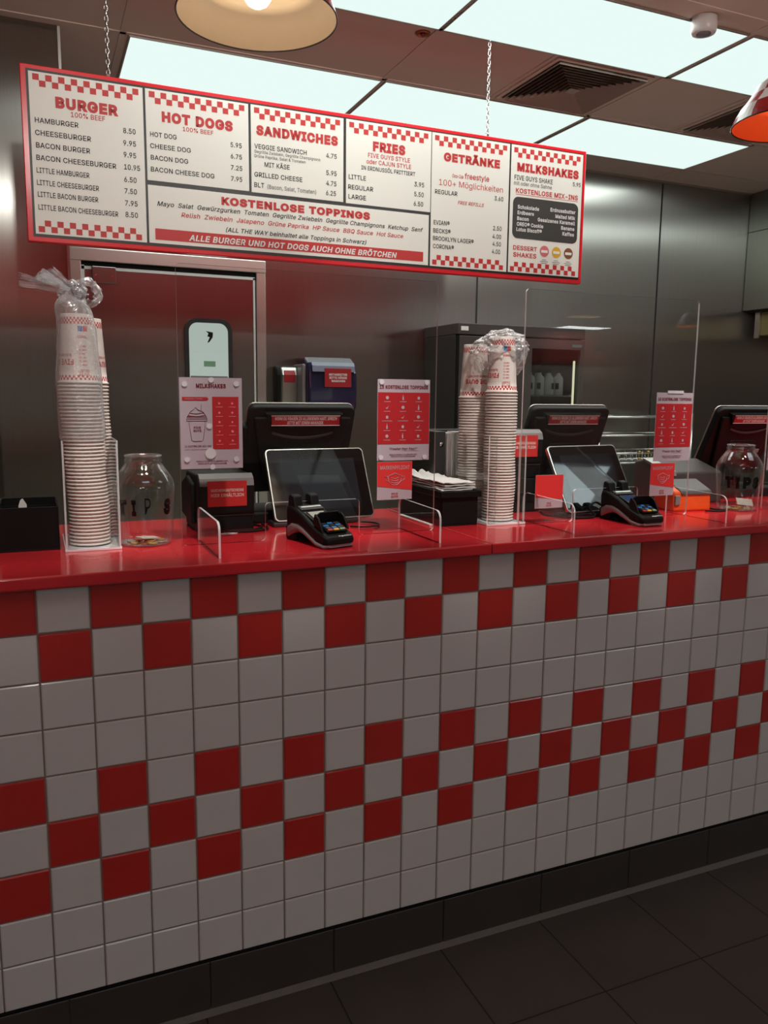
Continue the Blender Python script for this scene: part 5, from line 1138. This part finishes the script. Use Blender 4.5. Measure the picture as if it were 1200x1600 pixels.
# ================================================================== CARD TERMINALS
def card_terminal(x, y, yaw, label, screen_m):
    t = thing('card_terminal', label, 'card terminal', (x, y, ZT), yaw, 'black card terminals')
    def sect(rows, name, m, bev=.0):
        f = MB(); vs = []; fs = []; n = 14
        for (yy, zb, zt, hw) in rows:
            p = rrect(-hw, hw, zb, zt, min(.009, (zt - zb) * .45, hw * .4), 3)
            vs += [(q[0], yy, q[1]) for q in p]
        k = len(p)
        for j in range(len(rows) - 1):
            for i in range(k): fs.append((j * k + i, j * k + (i + 1) % k, (j + 1) * k + (i + 1) % k, (j + 1) * k + i))
        fs += [tuple(range(k)), tuple(range((len(rows) - 1) * k, len(rows) * k))[::-1]]
        f.add(vs, fs, 0, False)
        return f.build(name, m, t, bev)
    sect([(-.003, .012, .022, .030), (.0, .009, .027, .037), (.012, .008, .033, .042), (.04, .012, .042, .043), (.07, .024, .054, .042), (.10, .036, .068, .041), (.125, .043, .078, .041), (.15, .040, .086, .041), (.168, .032, .086, .040), (.176, .030, .078, .036)], 'body', 'black')
    sect([(-.001, .004, .011, .033), (.012, .001, .009, .043), (.04, .003, .014, .0445), (.07, .012, .027, .0435), (.10, .022, .039, .0425), (.125, .026, .046, .042), (.15, .016, .046, .042), (.17, .006, .036, .040)], 'lower_shell', 'mgrey')
    f = MB(); f.box(-.036, .036, .138, .184, .0, .034); f.box(-.030, .030, .110, .138, .0, .010); f.build('cradle', 'black', t, .008)
    # sloped face helper: y -> z on top
    top = lambda yy: .030 + (yy - .0) * .36
    sl = math.atan(.36)
    def face(yy): return Matrix.Translation((0, yy, top(yy) + .001)) @ Matrix.Rotation(sl, 4, 'X')
    f = MB(); mk = face(.032); f.box(-.028, .028, -.021, .021, .0, .004, mx=mk); kp = f.build('keypad', 'blackg', t, .002)
    for r in range(4):
        for c in range(3):
            mt = 'dgrey2' if r else ('dred', 'ochre', 'green')[c]
            f = MB(); f.box(-.024 + c * .017, -.011 + c * .017, -.018 + r * .0098, -.011 + r * .0098, .004, .0065, mx=mk); f.build('key', 'blueprint' if r and (r + c) % 2 == 0 else mt, kp)
    f = MB()    # privacy hood round the keypad
    for s in (-1, 1): f.prism([(-.014, .0), (.030, .0), (.030, .026), (.012, .022), (-.004, .010)], 'x', s * .036 - .0025, s * .036 + .0025, mx=mk)
    f.prism([(-.038, 0), (.038, 0), (.038, .020), (.024, .030), (-.024, .030), (-.038, .020)], 'y', .026, .030, mx=mk)
    f.build('privacy_hood', 'black', t, .0015)
    ms = face(.088)
    MB().box(-.030, .030, -.026, .026, .0, .0035, mx=ms).build('screen_frame', 'blackg', t, .0015)
    MB().box(-.022, .022, -.018, .020, .0035, .0042, mx=ms).build('screen', screen_m, t)
    mp = face(.128)
    f = MB(); f.box(-.032, .032, -.012, .010, .0, .006, mx=mp); pr = f.build('printer_lid', 'dgrey2', t, .002)
    MB().box(-.028, .028, -.004, .002, .006, .0075, mx=mp).build('paper_slot', 'alu', pr)
    for s in (-1, 1):
        MB().prism([(.138, .078), (.172, .078), (.170, .108), (.162, .112), (.146, .108)], 'x', s * .024 - .0125, s * .024 + .0125).build('reader_post', 'black', t, .004)
    MB().text('ingenico', -.018, .018, 0, .0042, 0, 0, .02, 0, lambda q: (q[0] + .012, -.0018 + q[2] * .5 - .0, .0285 + q[2] * .6)).build('brand_lettering', 'white', t)
    return t
card_terminal(.649, .032, math.radians(15), 'black card terminal in front of the first tablet, its display pale grey', 'lcdgrey')
card_terminal(1.566, .034, math.radians(2), 'black card terminal in front of the second tablet, its display lit blue', 'lcdblue')

# ================================================================== RECEIPT PRINTERS
def printer(x, y, z, label, w=.146):
    t = thing('receipt_printer', label, 'printer', (x, y, z), 0, 'black receipt printers with gift card notices')
    prof = [(0, 0), (0, .040), (-.008, .048), (-.010, .120), (-.004, .136), (.010, .146), (.15, .146), (.168, .128), (.172, .02), (.165, 0)]
    MB().prism(prof, 'x', -w / 2, w / 2).build('body', 'black', t, .005)
    MB().prism([(-.0115, .118), (-.0055, .137), (.010, .1475), (.022, .1475), (.012, .143), (-.003, .133), (-.009, .118)], 'x', -w / 2 + .006, w / 2 - .002).build('top_edge', 'mgrey', t)
    MB().prism([(.02, .02), (.165, .03), (.165, .115), (.09, .138), (.02, .125)], 'x', -w / 2 - .012, -w / 2 + .001).build('side_cover', 'black', t, .005)
    MB().box(-w / 2 + .004, w / 2 - .004, -.0025, .002, .041, .045).build('paper_slot', 'mgrey', t)
    s = MB().box(-.048, .052, -.0115, -.0098, .066, .131).build('gift_notice', 'red', t)
    f = MB(); f.text('GESCHENKGUTSCHEINE', -.040, .044, .104, .0072, -.0119, 0, .02); f.text('HIER ERHÄLTLICH', -.040, .044, .091, .0085, -.0119, 0, .02); f.build('lettering', 'menu_white', s)
    return t
printer(.454, .352, ZT, 'black receipt printer with red gift card notice beside the left tip jar')
t = thing('stand_box', 'black box under the raised receipt printer behind the middle cups', 'box', (1.362, .46, ZT))
MB().box(-.074, .074, -.07, .10, 0, .104).build('case', 'blackm', t, .004)
MB().box(-.06, .06, -.0715, -.07, .03, .06).build('front_recess', 'blackg', t)
printer(1.362, .392, ZT + .1045, 'black receipt printer raised on a box behind the middle cups, half hidden')

# ================================================================== TRAYS, NAPKINS
t = thing('condiment_tray', 'open black tray with dividers at the left edge of the counter', 'tray', (-.008, .33, ZT))
f = MB(); x0, x1, y0, y1, hh = -.062, .062, -.095, .095, .098
f.box(x0, x1, y0, y1, 0, .004); f.box(x0, x1, y0, y0 + .004, .004, hh); f.box(x0, x1, y1 - .004, y1, .004, hh); f.box(x0, x0 + .004, y0 + .004, y1 - .004, .004, hh); f.box(x1 - .004, x1, y0 + .004, y1 - .004, .004, hh)
f.build('tray_body', 'black', t, .001)
for q in (-.02, .04): MB().box(x0 + .004, x1 - .004, q, q + .003, .004, .085).build('divider', 'blackm', t)
t2 = thing('white_sachet', 'tip of a white paper sachet sticking up from the black tray', 'sachet', (-.02, .30, ZT + .0045))
MB().prism([(-.008, 0), (.010, 0), (.009, .092), (.001, .106), (-.004, .102), (-.008, .09)], 'y', -.002, .002).build('paper', 'paper', t2)
t = thing('napkin_box', 'black plastic box heaped with white napkins beside the middle cups', 'box', (1.066, .365, ZT))
f = MB(); x0, x1, y0, y1, hh = -.054, .056, -.138, .138, .094
f.box(x0, x1, y0, y1, 0, .004); f.box(x0, x1, y0, y0 + .004, .004, hh); f.box(x0, x1, y1 - .004, y1, .004, hh); f.box(x0, x0 + .004, y0 + .004, y1 - .004, .004, hh); f.box(x1 - .004, x1, y0 + .004, y1 - .004, .004, hh)
f.build('box_body', 'blackm', t, .002)
f = MB(); f.box(x0 - .007, x1 + .007, y0 - .007, y0, .078, hh + .002); f.box(x0 - .007, x1 + .007, y1, y1 + .007, .078, hh + .002); f.box(x0 - .007, x0, y0, y1, .078, hh + .002); f.box(x1, x1 + .007, y0, y1, .078, hh + .002)
f.build('rim', 'black', t, .002)
random.seed(21)
for k in range(8):
    q = thing('napkin', 'white paper napkin in the heap on the black box', 'napkin', (1.066, .365, ZT + .072 + k * .0062), random.uniform(-.06, .06), 'napkins heaped on the black box')
    f = MB(); nn, mm = 14, 20; wx_, wy_ = .048, .128; vs = []; fs = []
    for lay in (0, 1):
        for i in range(nn + 1):
            for j in range(mm + 1):
                x = (i / nn - .5) * 2 * wx_; y = (j / mm - .5) * 2 * wy_
                z = .0035 * noise.noise(Vector((x * 26 + k, y * 18, k * 3.1))) + .003 * noise.noise(Vector((x * 60, y * 50, k * 1.7)))
                if k > 4: z += max(0, y / wy_ - .25) ** 1.5 * .030 * max(0, noise.noise(Vector((x * 40 + k * 5, 3, 1))) + .35)
                vs.append((x, y, z + lay * .0022))
    N = (nn + 1) * (mm + 1)
    for i in range(nn):
        for j in range(mm):
            a = i * (mm + 1) + j; fs.append((a, a + 1, a + mm + 2, a + mm + 1)); fs.append((N + a, N + a + mm + 1, N + a + mm + 2, N + a + 1))
    for j in range(mm):
        for a in (j, nn * (mm + 1) + j): fs.append((a, a + 1, N + a + 1, N + a))
    for i in range(nn):
        for a in (i * (mm + 1), i * (mm + 1) + mm): fs.append((a, a + mm + 1, N + a + mm + 1, N + a))
    f.add(vs, fs, 0, False); f.build('sheet', 'paper', q)
t = thing('napkin_dispenser', 'upright black-sided holder with white front and keyhole behind the napkin box', 'napkin dispenser', (1.187, .535, ZT))
f = MB(); f.box(-.087, -.052, -.085, .085, 0, .246); f.box(-.052, .085, .06, .085, 0, .246); f.box(.081, .085, -.05, .06, 0, .246); f.box(-.052, .081, -.085, .06, 0, .01)
f.build('case', 'dgrey2', t, .003)
MB().lathe([(0, 0), (.0065, 0), (.0065, -.003), (0, -.003)], mx=Matrix.Translation((-.067, -.085, .208)) @ RX(-90), n=16).build('lock', 'chrome', t)
for i, x in enumerate((-.048, -.020, .012, .044)):
    f = MB(); f.box(x, x + (.026 if i == 0 else .030), -.088, -.03, .012, .2445 - .003 * (i == 0)); f.build('paper_stack', 'paper', t, .002)
t = thing('white_strip', 'flat white strip lying on the red counter beside the napkin box', 'strip', (.990, .347, ZT))
MB().box(-.0055, .0055, -.10, .10, 0, .005).build('strip', 'paper', t, .001); t.children[0].name = 'bar'
t = thing('paper_slip', 'torn white paper slip on the red counter before the left printer', 'paper slip', (.455, .318, ZT + .0005), .1)
MB().prism([(-.03, -.016), (.012, -.012), (.034, .002), (.02, .010), (-.012, .004), (-.034, -.004)], 'z', 0, .0012).build('slip', 'paper', t)

# cables
def cable(label, pts, r=.0032):
    P = [Vector(p) for p in pts]; out = []
    for i in range(len(P) - 1):
        p0, p1, p2, p3 = P[max(i - 1, 0)], P[i], P[i + 1], P[min(i + 2, len(P) - 1)]
        for k in range(8):
            t_ = k / 8; out.append(.5 * ((2 * p1) + (-p0 + p2) * t_ + (2 * p0 - 5 * p1 + 4 * p2 - p3) * t_ ** 2 + (-p0 + 3 * p1 - 3 * p2 + p3) * t_ ** 3))
    out.append(P[-1])
    o = MB().tube(out, r, 8).build('cable', 'blackm'); tag(o, label, 'cable')
Z0 = ZT + .0034
cable('black cable looped on the counter right of the left printer', [(.535, .44, Z0), (.552, .37, Z0), (.520, .335, Z0), (.47, .337, Z0), (.44, .328, Z0), (.50, .312, Z0), (.557, .335, Z0), (.566, .42, Z0)])
cable('black cable bunched behind the second card terminal', [(1.546, .218, ZT + .03), (1.52, .228, ZT + .045), (1.495, .222, ZT + .03), (1.505, .21, Z0 + .004), (1.47, .214, Z0), (1.43, .23, Z0), (1.40, .30, Z0), (1.42, .36, Z0)])
cable('thin black cable on the counter right of the first tablet', [(.83, .36, Z0), (.86, .33, Z0), (.85, .285, Z0), (.80, .28, Z0), (.775, .30, Z0)], .0022)
cable('black cable under the orange reader', [(1.93, .21, Z0), (1.96, .19, Z0), (2.0, .195, Z0), (1.985, .23, Z0), (1.999, .27, Z0)], .0025)

# ================================================================== ORANGE READER, GREY DEVICE
t = thing('orange_reader', 'orange device with dark grey lid beside the right tip jar', 'card reader', (1.908, .285, ZT), math.radians(-6))
MB().prism([(-.05, 0), (.05, 0), (.055, .075), (.03, .090), (-.046, .060)], 'x', -.072, .068).build('body', 'orange', t, .006)
MB().prism([(-.052, .052), (-.046, .064), (.03, .094), (.057, .078), (.055, .070), (.03, .084)], 'x', -.045, .070).build('lid', 'dgrey', t, .003)
MB().box(-.068, -.05, -.054, -.046, .02, .05).build('front_clip', 'mgrey', t, .002)
t = thing('grey_case', 'dark grey box behind the orange reader', 'box', (2.06, .46, ZT), math.radians(-4))
MB().prism([(-.08, 0), (.10, 0), (.10, .13), (.05, .14), (-.075, .105)], 'x', -.12, .11).build('case', 'dgrey', t, .006)
MB().prism([(-.082, .095), (-.078, .110), (.05, .145), (.05, .138)], 'x', -.122, -.085).build('corner_trim', 'alu', t)

# ================================================================== TIP JARS
def jar(x, y, label, letters, rot):
    t = thing('tip_jar', label, 'jar', (x, y, ZT), 0, 'glass tip jars')
    prof = [(0, .0015), (.044, .0012), (.052, .0025), (.0565, .008), (.0585, .02), (.0610, .06), (.0645, .105), (.0662, .130), (.0650, .142), (.0600, .156), (.0500, .172), (.0425, .183), (.0390, .189), (.0385, .192), (.0402, .1945), (.0402, .1975), (.0382, .2), (.0385, .2035), (.0400, .2055), (.0392, .2075), (.0370, .2080), (.0360, .206), (.0360, .19), (.0400, .182), (.0475, .171)]
    prof = [(r * 1.06, z) for r, z in prof]
    MB().lathe(prof, n=56).build('glass_body', 'glass', t)
    MB().torus(.0405, .0022, Matrix.Translation((0, 0, .2065)), 48, 8).build('rim', 'glass', t)
    MB().lathe([(0, .0022), (.048, .0026), (.054, .007), (.045, .0042), (0, .0036)], n=40).build('thick_base', 'glass', t)
    def rad(z): return 1.06 * (.0610 + (z - .06) * (.0645 - .0610) / .045) + .0007 if z < .105 else 1.06 * (.0645 + (z - .105) * .068) + .0007
    f = MB()
    for ch, ang, wd, bold in letters:
        f.text(ch, -wd * .6, wd * .6, -.004, .037, 0, 0, bold * 1.3, 0, lambda q, ang=ang: ((rad(.082 + q[2]) - q[1]) * math.cos(math.radians(ang) + q[0] / .0635), (rad(.082 + q[2]) - q[1]) * math.sin(math.radians(ang) + q[0] / .0635), .082 + q[2]))
    f.build('lettering', 'blackg', t)
    return t
A1 = -97; A2 = -137
jar(.241, .247, 'left glass tip jar holding coins, beside the tall cup stacks', [('T', A1 - 45, .021, .05), ('I', A1 - 20, .008, .05), ('P', A1 + 6, .010, 0), ('S', A1 + 47, .017, .05)], 0)
jar(2.070, .218, 'right glass tip jar with black TIPS lettering, coins and a folded note', [('T', A2 - 24, .020, .06), ('I', A2 - 2, .008, .08), ('P', A2 + 21, .019, .06), ('S', A2 + 46, .019, .06)], 0)
def coin(x, y, z, r, m, label, group, tilt):
    o = MB().lathe([(0, 0), (r * .93, 0), (r, .0004), (r, .0018), (r * .95, .0022), (r * .86, .0019), (0, .0019)], n=24).build('coin', m)
    o.location = (x, y, z); o.rotation_euler = (tilt[0], tilt[1], 0)
    tag(o, label, 'coin', group)
random.seed(5)
def coins(cx, cy, spec, where):
    for (a, d, lev, m) in spec:
        mm = {'copper': 'copper', 'gold': 'gold', 'silver': 'silver'}[m]
        coin(cx + d * math.cos(a), cy + d * math.sin(a), ZT + .0046 + lev * .0024, random.choice((.0098, .0107, .0116)), mm,
             m + ' coloured coin lying on the bottom of the ' + where, m + ' coins in the ' + where, (random.uniform(-.03, .03), random.uniform(-.03, .03)))
coins(.243, .247, [(-1.9, .030, 0, 'copper'), (-1.25, .032, 0, 'gold'), (-.5, .034, 0, 'silver'), (.3, .034, 0, 'gold'), (1.2, .03, 0, 'silver'), (2.1, .032, 0, 'copper'), (2.9, .034, 0, 'silver'), (-2.6, .034, 0, 'gold'), (0, .004, 0, 'silver'), (-.9, .012, 1, 'gold'), (2.2, .014, 1, 'copper')], 'left tip jar')
coins(2.070, .218, [(-2.6, .030, 0, 'gold'), (-2.0, .032, 0, 'copper'), (-1.3, .032, 0, 'gold'), (-.5, .033, 0, 'silver'), (.6, .03, 0, 'gold'), (1.8, .03, 0, 'silver'), (3.0, .034, 0, 'gold'), (0, .005, 0, 'gold'), (-2.3, .016, 1, 'gold'), (1.2, .016, 1, 'copper')], 'right tip jar')
def note_(x, y, z, rz, tilt, label):
    o = MB().prism([(-.026, -.014), (.026, -.014), (.026, .014), (-.026, .014)], 'z', 0, .0012).box(-.026, .024, -.0135, .013, .0012, .0022).build('banknote', 'note')
    o.location = (x, y, z); o.rotation_euler = (tilt, .10, rz); tag(o, label, 'banknote')
note_(.247, .250, ZT + .0125, .5, .05, 'folded banknote on the coins in the left tip jar')
note_(2.088, .205, ZT + .024, -.4, .8, 'folded banknote leaning in the right tip jar')
